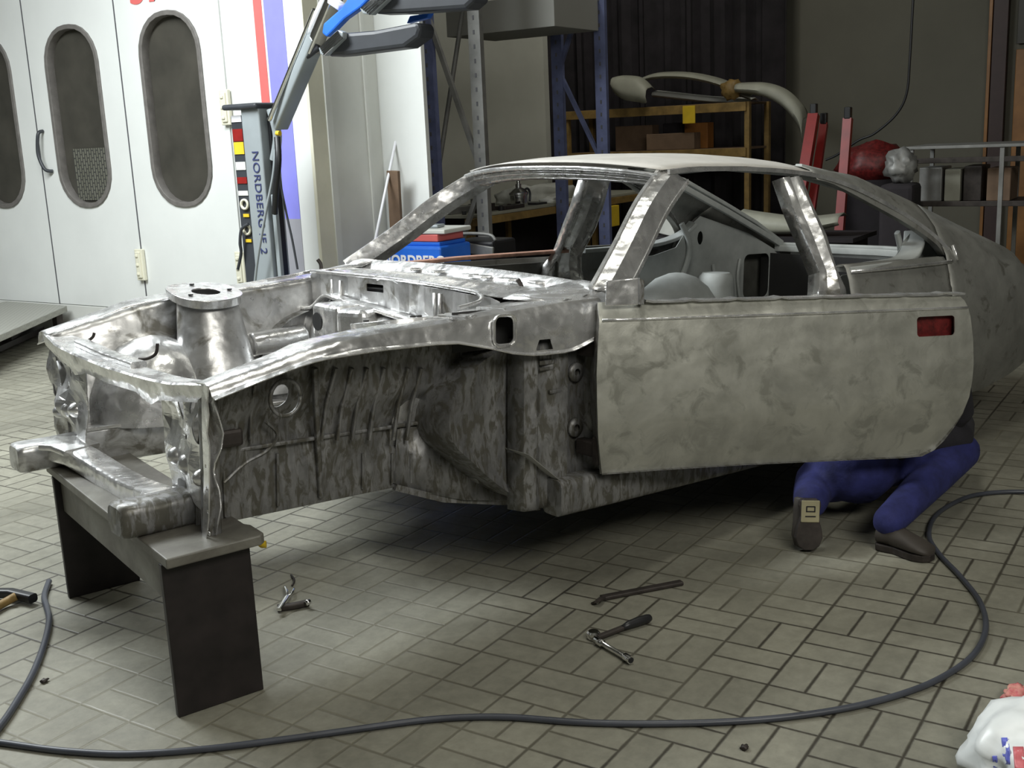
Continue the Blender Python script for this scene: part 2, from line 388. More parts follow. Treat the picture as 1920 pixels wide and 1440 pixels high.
# ================================================================== SPRAY BOOTH
U = 3.95
booth = empty('spray_booth', (U, 4, 0), 'white spray booth with oblong dusty windows and red and blue stripes', 'paint booth')
booth_parts = []
def bw(o):   # parent keeping world coordinates
    o.parent = booth; o.matrix_parent_inverse = Matrix.Translation((-U, -4, 0)); return o
def YZb(x): # local x -> -v (right in picture), local y -> z, thickness along u
    return Matrix(((0, 0, 1, x), (-1, 0, 0, 0), (0, 1, 0, 0), (0, 0, 0, 1)))
doors = [(6.33, 5.285, 5.83), (5.275, 4.195, 4.745), (4.185, 3.115, 3.64)]
for k, (v1, v0, wc) in enumerate(doors):
    z0, z1 = .25, 3.05
    vc = (v0+v1)/2
    win = rrect(-wc, 1.725, .60, 1.34, .27, 6)
    d = bw(plate('door_panel', [[(-v1, z0), (-v0, z0), (-v0, z1), (-v1, z1)], win], .05, YZb(U), 'booth', bev=.003))
    g = plate('window_gasket', [rrect(-wc, 1.725, .64, 1.38, .29, 6), rrect(-wc, 1.725, .57, 1.31, .255, 6)], .07, YZb(U-.005), 'gasket', bev=.008)
    p = plate('window_pane', [rrect(-wc, 1.725, .61, 1.35, .27, 6)], .008, YZb(U+.03), 'glass')
    for c in (g, p):
        c.parent = d
    if k == 1:
        hp = [(U-.03, 5.20, 1.64), (U-.075, 5.20, 1.62), (U-.085, 5.22, 1.5), (U-.085, 5.21, 1.42), (U-.075, 5.17, 1.34), (U-.03, 5.14, 1.325)]
        h = tube('handle', hp, .014, 'irdark', d)
        st = bxo('sticker_sheet', (U+.015, 4.70, 1.29), (.004, .44, .40), 'paper', d, bev=0)
        # printed notice of small pictograms seen through the lower pane
        def stk(nt, b):
            tc = N(nt, 'ShaderNodeTexCoord'); v = N(nt, 'ShaderNodeTexBrick'); v.inputs['Scale'].default_value = 9
            mp = N(nt, 'ShaderNodeMapping'); mp.inputs['Rotation'].default_value = (0, math.pi/2, 0); nt.links.new(tc.outputs['Object'], mp.inputs[0])
            nt.links.new(mp.outputs[0], v.inputs[0]); v.inputs[1].default_value = (.16, .16, .13, 1); v.inputs[2].default_value = (.13, .13, .1, 1); v.inputs[3].default_value = (.05, .05, .045, 1); v.inputs['Mortar Size'].default_value = .05
            nt.links.new(v.outputs[0], b.inputs['Base Color']); b.inputs['Roughness'].default_value = .6
        mm = mat('faded_notice_sheet', stk); st.data.materials.clear(); st.data.materials.append(mm)
for (vv, zz) in ((4.19, .60), (3.11, 1.72), (3.11, .60)):
    bm = bmesh.new(); box(bm, (U-.045, vv, zz), (.03, .085, .24)); box(bm, (U-.062, vv, zz), (.02, .05, .20))
    for dz in (-.07, 0, .07): box(bm, (U-.075, vv+.005, zz+dz), (.012, .03, .022))
    bw(fin('door_hinge', bm, 'cream', bev=.006))
def part(name, lo, hi, m, bev=.003):
    bm = bmesh.new(); box(bm, [(a+b)/2 for a, b in zip(lo, hi)], [b-a for a, b in zip(lo, hi)]); return bw(fin(name, bm, m, bev=bev))
part('corner_post', (U-.02, 2.36, .25), (U+.10, 3.105, 3.05), 'booth')
part('corner_trim', (U-.028, 2.345, .1), (U+.12, 2.372, 3.05), 'cream')
part('red_stripe', (U-.024, 2.71, .25), (U-.019, 2.785, 3.05), 'stripe_red', 0)
part('blue_stripe', (U-.024, 2.52, .95), (U-.019, 2.69, 3.05), 'stripe_blue', 0)
part('grey_stripe', (U-.024, 2.52, .25), (U-.019, 2.69, .95), 'stripe_grey', 0)
part('header_panel', (U-.02, 2.36, 3.05), (U+.1, 9, 3.6), 'booth')
part('far_panel', (U-.02, 6.34, .25), (U+.03, 9, 3.05), 'booth')
part('door_sill', (U-.035, 2.36, .0), (U+.06, 9, .245), 'boothgrey')
part('side_panel', (U+.12, 2.36, 0), (4.66, 2.42, 3.6), 'boothgrey')
part('side_batten', (U+.12, 2.335, 0), (4.13, 2.36, 3.6), 'boothgrey')
part('side_batten', (4.50, 2.345, 0), (4.53, 2.36, 3.6), 'boothgrey')
part('inner_wall', (U+.9, 2.42, 0), (U+.95, 9, 3.6), 'wallgrey')
for vv in (5.28, 4.19): part('door_seam', (U-.0265, vv-.006, .25), (U+.02, vv+.006, 3.05), 'seam', 0)
# letters above the window: only their feet reach into the picture
bw(stext('lettering', '3M', .36, Matrix.Translation((U-.028, 3.76, 2.60)) @ YZb(0).to_3x3().to_4x4() @ Matrix.Scale(-1, 4, (0, 0, 1)), 'stripe_red', None, sx=1.1, bold=.007))
# ================================================================== PIER AND WALL PANELS BEHIND
plane_slab('wall_pier', (4.66, RW(801, 300, 0, 4.66).y, 0), (4.70, 2.42, 3.6), 'booth')
plane_slab('wall_partition', (9.25, RW(1022, 200, 0, 9.25).y, 0), (9.35, 7.5, 4.6), 'partition')
# ================================================================== LEANING GLASS / POLES
p0 = RW(745, 250, 1, 2.25); p1 = RW(703, 452, 1, 2.10); p1b = p0+(p1-p0)*1.75
pl = tube('trim_rod', [p0, (p0+p1b)/2, p1b], .010, 'white', None, sm=0); tag(pl, 'thin white rod leaning against the grey booth side', 'rod')
brd = bmesh.new(); a = RW(752, 262, 0, 4.60); a.y = 2.27
box(brd, (4.55, 2.19, .62), (.03, .10, 1.24), Euler((.05, -.05, 0)).to_matrix()); o = fin('plank', brd, 'cardboard', bev=.004)
tag(o, 'narrow brown plank leaning beside the white pier', 'plank')
# ================================================================== RAMPS
def slab(name, c4, z, th, m, label, skirt):
    r = empty(name, (c4[0][0], c4[0][1], 0), label, 'ramp'); off = Vector((c4[0][0], c4[0][1], 0))
    bm = bmesh.new(); corners(bm, [Vector((x, y, z-th))-off for x, y in c4]+[Vector((x, y, z))-off for x, y in c4]); fin('ramp_deck', bm, m, r, bev=.005)
    n = 0
    for i in (0, 1, 2, 3):
        x, y = c4[i]; cx = sum(q[0] for q in c4)/4; cy = sum(q[1] for q in c4)/4
        x += (cx-x)*.13; y += (cy-y)*.13
        bm = bmesh.new(); box(bm, (x-off.x, y-off.y, (z-th)/2), (.06, .06, z-th)); fin('leg', bm, 'darkrust', r, bev=.003)
    return r
d1 = Vector((-.8137, -.5813)); pr = Vector((-.5813, .8137))
A0 = Vector((3.86, 5.10)); B0 = A0 + d1*1.75; 
slab('loading_ramp', [tuple(A0), tuple(B0), tuple(B0+pr*.95), tuple((3.88, 5.95))], .25, .05, 'tread', 'grey tread plate ramp at the foot of the booth doors', 0)
slab('loading_ramp', [(3.86, 6.12), (2.2, 5.3), (1.6, 6.1), (3.86, 7.2)], .25, .05, 'tread', 'second grey ramp at the far left edge of the picture', 0)
r = empty('scrap_wood', tuple(FL(28, 664)), 'dark scrap wood pushed under the tread plate ramp', 'scrap')
for (x, y, l, a) in ((0, 0, .9, .6), (.12, .16, .8, .75), (-.25, .1, .7, .5)):
    bxo('board', (x+.25, y+.35, .05+.04*(x > 0)), (l, .12, .045), 'woodedge', r, rz=a)
# ================================================================== INFRARED DRYER
ir = empty('infrared_paint_dryer', (3.40, 2.30, 0), 'grey infrared paint dryer column with a raised lamp arm and pictogram strip', 'paint dryer')
def irp(o): o.parent = ir; o.matrix_parent_inverse = Matrix.Translation((-3.40, -2.30, 0)); return o
ct = RW(487, 205, 0, 3.36); cb = RW(500, 500, 0, 3.36)
bm = bmesh.new()
xc = 3.42; prof = [(2.245, 0), (2.52, 0)]
# column: main cover (right) and control strip (left)
bm = bmesh.new(); box(bm, (3.42, 2.318, .92), (.16, .155, 1.52)); irp(fin('column_cover', bm, 'irgrey', bev=.012, seg=3))
bm = bmesh.new(); box(bm, (3.43, 2.455, .90), (.13, .115, 1.48)); irp(fin('control_strip', bm, 'irdark', bev=.008))
bm = bmesh.new(); box(bm, (3.41, 2.375, 1.69), (.21, .30, .035)); irp(fin('column_cap', bm, 'irdark', bev=.015, seg=3))
bm = bmesh.new(); box(bm, (3.43, 2.225, .90), (.05, .022, 1.50)); irp(fin('column_rail', bm, 'black', bev=.002))
bm = bmesh.new(); box(bm, (3.36, 2.19, .60), (.03, .03, 1.1)); irp(fin('cable_guide', bm, 'irgrey', bev=.004))
bm = bmesh.new(); box(bm, (3.42, 2.36, .12), (.7, .62, .06)); irp(fin('base', bm, 'irdark', bev=.02))
for sx in (-.3, .3):
    for sy in (-.27, .27):
        bm = bmesh.new(); lathe(bm, [(0, -.02), (.045, -.02), (.05, 0), (.045, .02), (0, .02)], Matrix.Translation((3.42+sx, 2.36+sy, .05)) @ Matrix.Rotation(math.pi/2, 4, 'X'), 16); irp(fin('caster_wheel', bm, 'black', smooth=True, autos=40))
for (z, h, mm) in ((1.62, .04, 'white'), (1.52, .075, 'redsteel'), (1.44, .075, 'yellow'), (1.33, .05, 'boothgrey'), (1.24, .04, 'redsteel'), (1.16, .03, 'boothgrey')):
    bm = bmesh.new(); box(bm, (3.362, 2.457, z), (.004, .085, h)); irp(fin('warning_sticker', bm, mm))
for z in (1.09, .93):
    bm = bmesh.new(); lathe(bm, [(.022, 0), (.036, 0), (.036, .012), (.022, .012), (.022, 0)], Matrix.Translation((3.362, 2.45, z)) @ Matrix.Rotation(-math.pi/2, 4, 'Y'), 18); irp(fin('dial', bm, 'cream', smooth=True))
    bm = bmesh.new(); box(bm, (3.36, 2.447, z-.07), (.006, .05, .02)); irp(fin('dial_mark', bm, 'yellow'))
irp(stext('lettering', 'NORDBERG IF 2', .078, Matrix.Translation((3.337, 2.30, 1.10)) @ YZb(0).to_3x3().to_4x4() @ Matrix.Scale(-1, 4, (0, 0, 1)) @ Matrix.Rotation(-math.pi/2, 4, 'Z'), 'ink', None, sx=1.1, sp=1.06))
pt = RW(510, 240, 1, 2.17); q2 = RW(628, -20, 1, 2.0)
def axis_box(bm, a, b, w_, h_): sweep(bm, [a, (a+b)/2, b], rect(w_, h_, min(w_, h_)*.2))
for off, ww in ((Vector((0, 0, 0)), .085),):
    bm = bmesh.new(); a = RW(524, 235, 0, 3.38); b = RW(594, 70, 0, 3.25); axis_box(bm, a, b, .10, .075); irp(fin('boom_tube', bm, 'irgrey', smooth=True, autos=40))
    bm = bmesh.new(); a2 = RW(586, 95, 0, 3.26); b2 = RW(632, -14, 0, 3.18); axis_box(bm, a2, b2, .085, .06); irp(fin('boom_extension', bm, 'chrome', smooth=True, autos=40))
a = RW(505, 225, 0, 3.30); b = RW(590, 18, 0, 3.22); irp(tube('gas_strut', [a, (a+b)/2, b], .014, 'chrome', sm=0))
a = RW(556, 110, 0, 3.29); b = RW(612, -10, 0, 3.2); irp(tube('gas_strut', [a, (a+b)/2, b], .02, 'white', sm=0))
for px, py in ((580, 92), (566, 100)):
    pass
bm = bmesh.new(); a = RW(537, 182, 0, 3.318); b = RW(548, 152, 0, 3.30); axis_box(bm, a, b, .045, .012); irp(fin('rating_label', bm, 'yellow'))
bm = bmesh.new(); a = RW(575, 105, 0, 3.24); b = RW(598, 88, 0, 3.24); sweep(bm, [a, b], circ(.02, 10)); irp(fin('locking_knob', bm, 'irdark', smooth=True))
bm = bmesh.new(); a = RW(622, 0, 0, 3.15); b = RW(642, 14, 0, 3.12); axis_box(bm, a, b, .05, .04); irp(fin('arm_end', bm, 'white', smooth=True))
a = RW(520, 255, 0, 3.36); b = RW(521, 330, 0, 3.35); irp(tube('hinge_bracket', [RW(508, 205, 0, 3.36), a, RW(514, 300, 0, 3.36)], .028, 'irgrey'))
irp(tube('knob', [RW(519, 250, 0, 3.31), RW(525, 250, 0, 3.31)], .016, 'yellow', sm=0))
irp(tube('power_cable', [RW(516, 280, 0, 3.30), RW(512, 330, 0, 3.28), RW(498, 400, 0, 3.27), RW(484, 480, 0, 3.27), RW(478, 530, 0, 3.28)], .009, 'irgrey'))
irp(tube('power_cable', [RW(522, 265, 0, 3.32), RW(524, 330, 0, 3.33), RW(537, 400, 0, 3.33), RW(548, 450, 0, 3.33), RW(558, 505, 0, 3.33)], .007, 'irdark'))
irp(tube('power_cable', [RW(520, 258, 0, 3.30), RW(522, 300, 0, 3.26), RW(518, 350, 0, 3.26), RW(515, 400, 0, 3.3)], .02, 'black'))
irp(tube('hand_grip', [RW(466, 420, 0, 3.34), RW(453, 430, 0, 3.33), RW(450, 455, 0, 3.33), RW(452, 475, 0, 3.34), RW(446, 505, 0, 3.34)], .010, 'irdark'))
# blue swing bracket + two lamp cassettes
q = lambda x, y, u=3.1: RW(x, y, 0, u)
def quadprism(name, pts, u, d, m, bev=.01):
    bm = bmesh.new(); a = [RW(x, y, 0, u) for x, y in pts]; dv = Vector((d, 0, 0))
    va = [bm.verts.new(p) for p in a]; vb = [bm.verts.new(p+dv) for p in a]; n = len(a)
    for i in range(n): bm.faces.new((va[i], va[(i+1) % n], vb[(i+1) % n], vb[i]))
    bm.faces.new(va); bm.faces.new(vb[::-1]); return irp(fin(name, bm, m, bev=bev))
quadprism('swing_bracket', [(603, 62), (606, 44), (640, 14), (655, -8), (690, -30), (700, -10), (676, 14), (645, 36), (612, 70)], 3.08, .05, 'blueplastic')
def cassette(body, cap, r0, r1):
    """dark lamp housing with a pale ribbed end cap; r0, r1: the two cap edges the ribs run between"""
    o = quadprism('lamp_cassette', body, 2.99, .14, 'irdark', .02)
    e = quadprism('cooling_cap', cap, 2.955, .04, 'irgrey', .006); e.parent = o
    for k in range(5):
        t = (k+.5)/5; s = Vector(r0[0]).lerp(Vector(r1[0]), t); f_ = Vector(r0[1]).lerp(Vector(r1[1]), t)
        bm = bmesh.new(); sweep(bm, [RW(s.x, s.y, 0, 2.95), RW(f_.x, f_.y, 0, 2.95)], rect(.006, .008)); rb = irp(fin('cooling_rib', bm, 'chrome')); rb.parent = o
    return o
cassette([(612, 106), (640, 62), (700, 57), (782, 41), (788, 55), (783, 70), (757, 89), (640, 104)], [(597, 89), (632, 56), (643, 60), (642, 72), (609, 105), (600, 102)], ((599, 88), (633, 57)), ((608, 104), (643, 72)))
cassette([(700, 26), (728, -22), (884, -22), (890, 0), (872, 16), (760, 24)], [(674, 16), (716, -20), (732, -14), (732, -6), (696, 28), (680, 26)], ((676, 15), (717, -19)), ((694, 28), (731, -7)))
quadprism('swing_bracket', [(762, 44), (768, 30), (806, 24), (800, 34)], 3.16, .04, 'blueplastic', .004)
# ================================================================== CAR BODY SHELL
car = empty('car_body_shell', (0, 0, 0), 'stripped bare metal coupe body shell with its front resting on a low dark bench', 'car body')
car.matrix_world = CARM
def mirror(rows): return [[(p[0], -p[1], p[2]) for p in r] for r in rows]
def tup(v): return (v[0], v[1], v[2])
# ---- roof
def roofz(x, t):
    zc = lerp([(1.95, 1.306), (2.1, 1.328), (2.3, 1.342), (2.6, 1.348), (2.9, 1.338), (3.1, 1.318)], x)
    ze = lerp([(1.95, 1.262), (2.04, 1.276), (2.2, 1.289), (2.5, 1.292), (2.92, 1.27), (3.1, 1.235)], x)
    return zc-(zc-ze)*abs(t)**2.4
def roofy(x): return lerp([(1.95, .545), (2.2, .553), (2.5, .548), (2.92, .562), (3.1, .582)], x)
rows = []
for i in range(14):
    s = i/13; r = []
    for k in range(17):
        t = -1+2*k/16; x0 = 1.955+.085*t*t; x = x0+(3.05-.15*abs(t)**3-x0)*s
        r.append((x, t*roofy(x), roofz(x, t)))
    rows.append(r)
roof = sheet('roof_panel', rows, 'roof', car, th=.003)
# drip rails
for sg in (-1, 1):
    path = [(2.06, sg*.562, 1.268), (2.2, sg*.563, 1.278), (2.5, sg*.561, 1.281), (2.75, sg*.566, 1.272), (2.95, sg*.58, 1.25), (3.15, sg*.61, 1.20), (3.4, sg*.665, 1.10), (3.55, sg*.72, 1.01), (3.62, sg*.755, .945)]
    bm = bmesh.new(); sweep(bm, catmull(path, 5), rect(.012, .016)); fin('drip_rail', bm, 'bright', car, smooth=True, autos=40)
# ---- windshield header (two stepped rails) and A pillars
def hp(t, dx, dz): return Vector((1.955+.085*t*t+dx, t*.548, roofz(1.955+.085*t*t, t)+dz))
bm = bmesh.new(); sweep(bm, [hp(-1+k/8, -.012, -.022) for k in range(17)], rect(.035, .018, .006))
sweep(bm, [hp(-1+k/8, .018, -.040) for k in range(17)], rect(.05, .016, .005)); sweep(bm, [hp(-1+k/8, .06, -.05) for k in range(17)], rect(.06, .03, .008))
fin('windshield_header', bm, 'bright', car, smooth=True, autos=40)
for sg in (-1, 1):
    B = [Vector((1.545, sg*.765, .895)), Vector((1.72, sg*.69, 1.02)), Vector((1.90, sg*.615, 1.16)), Vector((2.075, sg*.553, 1.266))]
    pth = catmull(B, 5); up = Vector((-.55, -sg*.25, .8))
    def strip(o1, o2, wd=0):
        return [[tup(p+o1), tup(p+o2)] for p in pth]
    # outer broad face, glass rebate and inner return
    n_out = Vector((.55, sg*.0, -.12)); e0 = Vector((-.015, -sg*.03, .01)); e1 = Vector((.015, sg*.004, .004)); e2 = Vector((.075, sg*.018, -.03)); e3 = Vector((.078, -sg*.03, -.045)); e4 = Vector((.02, -sg*.045, -.03))
    rows = [[tup(p+e) for e in (e0, e1, e2, e3, e4, e0)] for p in pth]
    sheet('windshield_pillar', rows, 'bright', car, th=.003, autos=25)
    bm = bmesh.new(); sweep(bm, [p+Vector((-.02, -sg*.03, .012)) for p in pth], rect(.012, .012)); sweep(bm, [p+Vector((.082, sg*.012, -.03)) for p in pth], rect(.01, .018))
    fin('glass_flange', bm, 'bright', car, smooth=True, autos=40)
# ---- B pillars : curved channel with raised ribs
for sg in (-1, 1):
    ctr = [(.572, 1.25), (.632, 1.123), (.685, 1.03), (.724, .957), (.757, .897), (.785, .83), (.79, .72)]
    rows = []
    for (y, z) in ctr:
        x0, x1 = lerp([(.7, 2.66), (.83, 2.69), (.9, 2.70), (1.25, 2.694)], z), lerp([(.7, 2.90), (.83, 2.86), (.9, 2.83), (1.04, 2.858), (1.25, 2.833)], z)
        if z < .86: x0 -= .03
        pr_ = [(0, -.05), (0, 0), (.18, .012), (.30, -.006), (.42, .008), (.50, .022), (.56, .008), (.85, .0), (1, -.03), (1, -.06)]
        rows.append([(x0+(x1-x0)*a, sg*(y+b), z+b*.3) for a, b in pr_])
    sheet('door_pillar', rows, 'bright', car, th=.003, autos=22)
# ---- sail panel + quarter panel
RID = [(2.88, .468, 1.298), (3.034, .48, 1.286), (3.272, .50, 1.259), (3.612, .55, 1.156), (3.99, .60, 1.032), (4.25, .65, .945), (4.33, .67, .885)]
WIN = [(2.90, .583, 1.242), (3.0, .59, 1.225), (3.167, .628, 1.16), (3.397, .688, 1.06), (3.533, .738, .98), (3.572, .768, .925)]
def interp3(tab, x): return Vector((x, lerp([(a, b) for a, b, c in tab], x), lerp([(a, c) for a, b, c in tab], x)))
for sg in (-1, 1):
    g1 = []
    for i in range(15):
        t = i/14; W_ = catmull(WIN, 6)[int(t*30)]; Rr = interp3(RID, min(2.90+t*.78, 3.68))
        mid = W_.lerp(Rr, .5)+Vector((0, .018, .012)); e = W_.lerp(Rr, .12)+Vector((0, .006, .004))
        g1.append([(p.x, sg*p.y, p.z) for p in (Rr+Vector((0, -.02, -.012)), Rr, W_.lerp(Rr, .78)+Vector((0, .012, .008)), mid, e, W_, W_+Vector((0, -.035, .004)))])
    # tail / quarter
    def prof(x):
        arch = 0
        dx = x-3.33; zb = .27
        if abs(dx) < .37: zb = max(.27, .30+math.sqrt(max(0, .37**2-dx*dx)))
        if x > 3.7: zb = lerp([(3.7, .27), (4.07, .32), (4.34, .39), (4.43, .48), (4.46, .55)], x)
        yy = lerp([(4.2, 1), (4.33, .975), (4.40, .93), (4.45, .85)], x)
        pts = []
        if x >= 3.57:
            Rr = interp3(RID, min(x+max(0, .11*(1-(x-3.57)/.6)), 4.33)); 
            if x > 4.33: Rr = Vector((x, .67*yy/.975, lerp([(4.33, .885), (4.45, .80)], x)))
            sh = Vector((x, .775*yy, lerp([(3.57, .925), (4.2, .875), (4.45, .76)], x)))
            pts += [Rr, Rr.lerp(sh, .5)+Vector((0, .014, .012)), sh]
        else:
            pts += [Vector((x, .735, .918)), Vector((x, .765, .918)), Vector((x, .775, .905))]
        for z, y in ((.86, .792), (.80, .806), (.79, .812), (.70, .823), (.60, .828), (.50, .822), (.40, .806), (.30, .78), (.27, .765)):
            z2 = max(z, zb) if z > zb else zb
            pts.append(Vector((x, y*yy if z > zb else lerp([(.27, .765), (.4, .806), (.5, .822), (.6, .828)], zb)*yy, min(z2, pts[-1].z-.0005))))
        pts.append(pts[-1]+Vector((0, -.03, .004)))
        return [(p.x, sg*p.y, p.z) for p in pts]
    xs = [2.84, 2.9, 2.98, 3.05, 3.12, 3.2, 3.33, 3.46, 3.54, 3.569]
    xs2 = [3.571, 3.62, 3.66, 3.70, 3.8, 3.92, 4.05, 4.18, 4.26, 4.33, 4.38, 4.42, 4.45]
    qp = sheet('quarter_panel', [g1, [prof(x) for x in xs], [prof(x) for x in xs2]], 'skin', car, th=.003, autos=50, weld=False)
    # small upright crease behind the side glass
    bm = bmesh.new(); sweep(bm, [(3.65, sg*.758, .965), (3.655, sg*.772, .93), (3.65, sg*.782, .90)], rect(.016, .016, .005)); fin('window_corner_bead', bm, 'bright', car, smooth=True)
    bm = bmesh.new(); sweep(bm, [(2.86, sg*.785, .892), (3.2, sg*.79, .893), (3.5, sg*.79, .897), (3.6, sg*.788, .90)], rect(.012, .014, .004)); fin('belt_bead', bm, 'bright', car, smooth=True)
    # wheel house behind the arch
    rows = []
    for k in range(15):
        a = math.pi*k/14; rows.append([(3.33-.37*math.cos(a)*s_, sg*y_, .30+.40*math.sin(a)*s_) for y_, s_ in ((.80, 1), (.62, 1), (.50, .96), (.45, .85), (.43, .5))])
    sheet('rear_wheel_house', rows, 'primer', car, th=.003, autos=60)
# tail panel
rows = []
for (x, z) in ((4.33, .87), (4.43, .84), (4.46, .74), (4.46, .60), (4.43, .47), (4.36, .40)):
    rows.append([(x-.0+(.02 if abs(t) < .9 else 0), t*.70, z) for t in (-1, -.9, -.5, 0, .5, .9, 1)])
sheet('tail_panel', rows, 'skin', car)
bm = bmesh.new(); box(bm, (4.20, 0, .66), (.01, 1.36, .36)); fin('tail_shade_panel', bm, 'dark', car)  # near-black sheet added as the shade inside the tail
# ---- rear window / boot opening frame
bm = bmesh.new()
for sg in (-1, 1):
    sweep(bm, [(2.95, sg*.455, 1.295), (3.3, sg*.485, 1.24), (3.7, sg*.545, 1.115), (4.0, sg*.585, 1.015), (4.3, sg*.63, .895)], rect(.035, .02, .004))
    sweep(bm, [(2.98, sg*.435, 1.262), (3.3, sg*.465, 1.20), (3.7, sg*.52, 1.075), (4.0, sg*.56, .975), (4.3, sg*.605, .872)], rect(.02, .03, .004))
sweep(bm, [(4.30, -.64, .885), (4.34, 0, .892), (4.30, .64, .885)], rect(.055, .018, .004))
sweep(bm, [(4.24, -.62, .865), (4.28, 0, .87), (4.24, .62, .865)], rect(.012, .035, .004))
sweep(bm, [(3.0, -.45, 1.262), (2.99, 0, 1.292), (3.0, .45, 1.262)], rect(.05, .02, .005))
fin('rear_opening_frame', bm, 'primer', car, smooth=True, autos=35)
bm = bmesh.new(); sweep(bm, [(4.36, -.60, .80), (4.40, 0, .80), (4.36, .60, .80)], rect(.012, .10)); fin('boot_sill', bm, 'primer', car)
# ---- inner quarter panels with rectangular opening
for sg in (-1, 1):
    outl = [(2.92, .40), (2.92, .80), (3.05, .86), (3.25, .865), (3.42, .90), (3.50, .99), (3.60, 1.055), (3.70, 1.03), (4.0, .955), (4.28, .84), (4.32, .79), (4.34, .60), (4.25, .45), (3.75, .42), (3.70, .40), (3.6, .66), (3.33, .72), (3.05, .60), (2.98, .40)]
    M4 = XZ(0)
    hole1 = rrect(4.08, .72, .22, .24, .04, 4); hole2 = ell(3.605, .942, .022, .035, 14)
    plate('inner_quarter_panel', [outl, hole1, hole2], .004, XZ(sg*.62), 'primer', car, bev=.001)
    bm = bmesh.new(); box(bm, (4.08, sg*.72, .72), (.34, .004, .36)); fin('outer_skin_backside', bm, 'inner', car)
    # rib pressings on the inner quarter
    bm = bmesh.new(); sweep(bm, catmull([(3.45, sg*.612, 1.02), (3.50, sg*.605, .93), (3.50, sg*.605, .84), (3.44, sg*.605, .72)], 5), rect(.02, .03, .008))
    fin('panel_rib', bm, 'primer', car, smooth=True, autos=50); bm = bmesh.new()
    sweep(bm, catmull([(3.70, sg*.605, .80), (3.71, sg*.60, .72), (3.74, sg*.60, .60)], 4), rect(.015, .018, .005)); fin('panel_rib', bm, 'primer', car, smooth=True, autos=50); bm = bmesh.new(); sweep(bm, catmull([(3.92, sg*.605, .82), (3.90, sg*.60, .72), (3.93, sg*.60, .58)], 4), rect(.012, .016, .004))
    fin('panel_rib', bm, 'primer', car, smooth=True, autos=50)
    # belt rail inside the side glass
    bm = bmesh.new(); sweep(bm, catmull([(2.86, sg*.74, .90), (3.1, sg*.73, .905), (3.35, sg*.71, .915), (3.50, sg*.66, .96), (3.56, sg*.63, 1.02)], 4), rect(.09, .02, .006)); fin('inner_belt_rail', bm, 'primer', car, smooth=True, autos=40)
    # inner wheelhouse dome + damper turret
    M4 = Matrix.Translation((3.26, sg*.47, .40)) @ Matrix.Diagonal((.33, .17, .39, 1))
    bm = bmesh.new(); lathe(bm, [(1, 0), (.985, .2), (.93, .42), (.82, .62), (.64, .80), (.40, .93), (.15, .99), (0, 1)], M4, 28); fin('wheel_house_dome', bm, 'primer', car, smooth=True)
    bm = bmesh.new(); lathe(bm, [(.11, 0), (.095, .25), (.09, .30), (.07, .32), (0, .325)], Matrix.Translation((3.60, sg*.50, .45)), 20); fin('damper_turret', bm, 'primer', car, smooth=True, autos=40)
# rear shelf bulkhead
outl = [(-.62, .30), (.62, .30), (.62, .60), (-.62, .60)]
plate('rear_seat_bulkhead', [outl, rrect(0, .5, .5, .1, .03)], .004, YZ(3.62), 'inner', car)
# ---- floor pan with tunnel
rows = []
for x in (1.25, 1.45, 1.6, 2.2, 2.9, 3.1, 3.3, 4.3):
    zf = lerp([(1.25, .42), (1.45, .26), (1.6, .23), (2.9, .23), (3.1, .36), (3.3, .42), (4.3, .42)], x); tz = lerp([(1.25, .30), (1.6, .22), (2.9, .14), (3.1, .05), (4.3, 0)], x)
    rows.append([(x, y, zf+tz*t) for y, t in ((-.76, 0), (-.5, 0), (-.2, .03), (-.13, .85), (0, 1), (.13, .85), (.2, .03), (.5, 0), (.76, 0))])
sheet('floor_pan', rows, 'inner', car, autos=45)
for sg in (-1, 1):
    bm = bmesh.new(); sweep(bm, [(1.36, sg*.745, .262), (1.6, sg*.75, .262), (2.9, sg*.75, .262), (3.0, sg*.74, .27)], rect(.09, .115, .02)); fin('rocker_sill', bm, 'stain_shade', car, smooth=True, autos=40)
    bm = bmesh.new(); sweep(bm, [(1.3, sg*.40, .255), (1.6, sg*.40, .19), (2.9, sg*.40, .19)], rect(.08, .07, .01)); fin('underfloor_rail', bm, 'inner', car, smooth=True, autos=40)
# rear underfloor stands so the tail is carried
# ---------------------------------------------------------------- FRONT STRUCTURE
def railz(x): return lerp([(.27, .733), (.40, .766), (.54, .802), (.60, .818), (.756, .833), (.935, .841), (1.09, .852), (1.23, .865), (1.40, .878), (1.54, .885)], x)
def raily(x): return lerp([(.27, .665), (.40, .675), (.56, .70), (1.1, .715), (1.4, .745), (1.54, .765)], x)
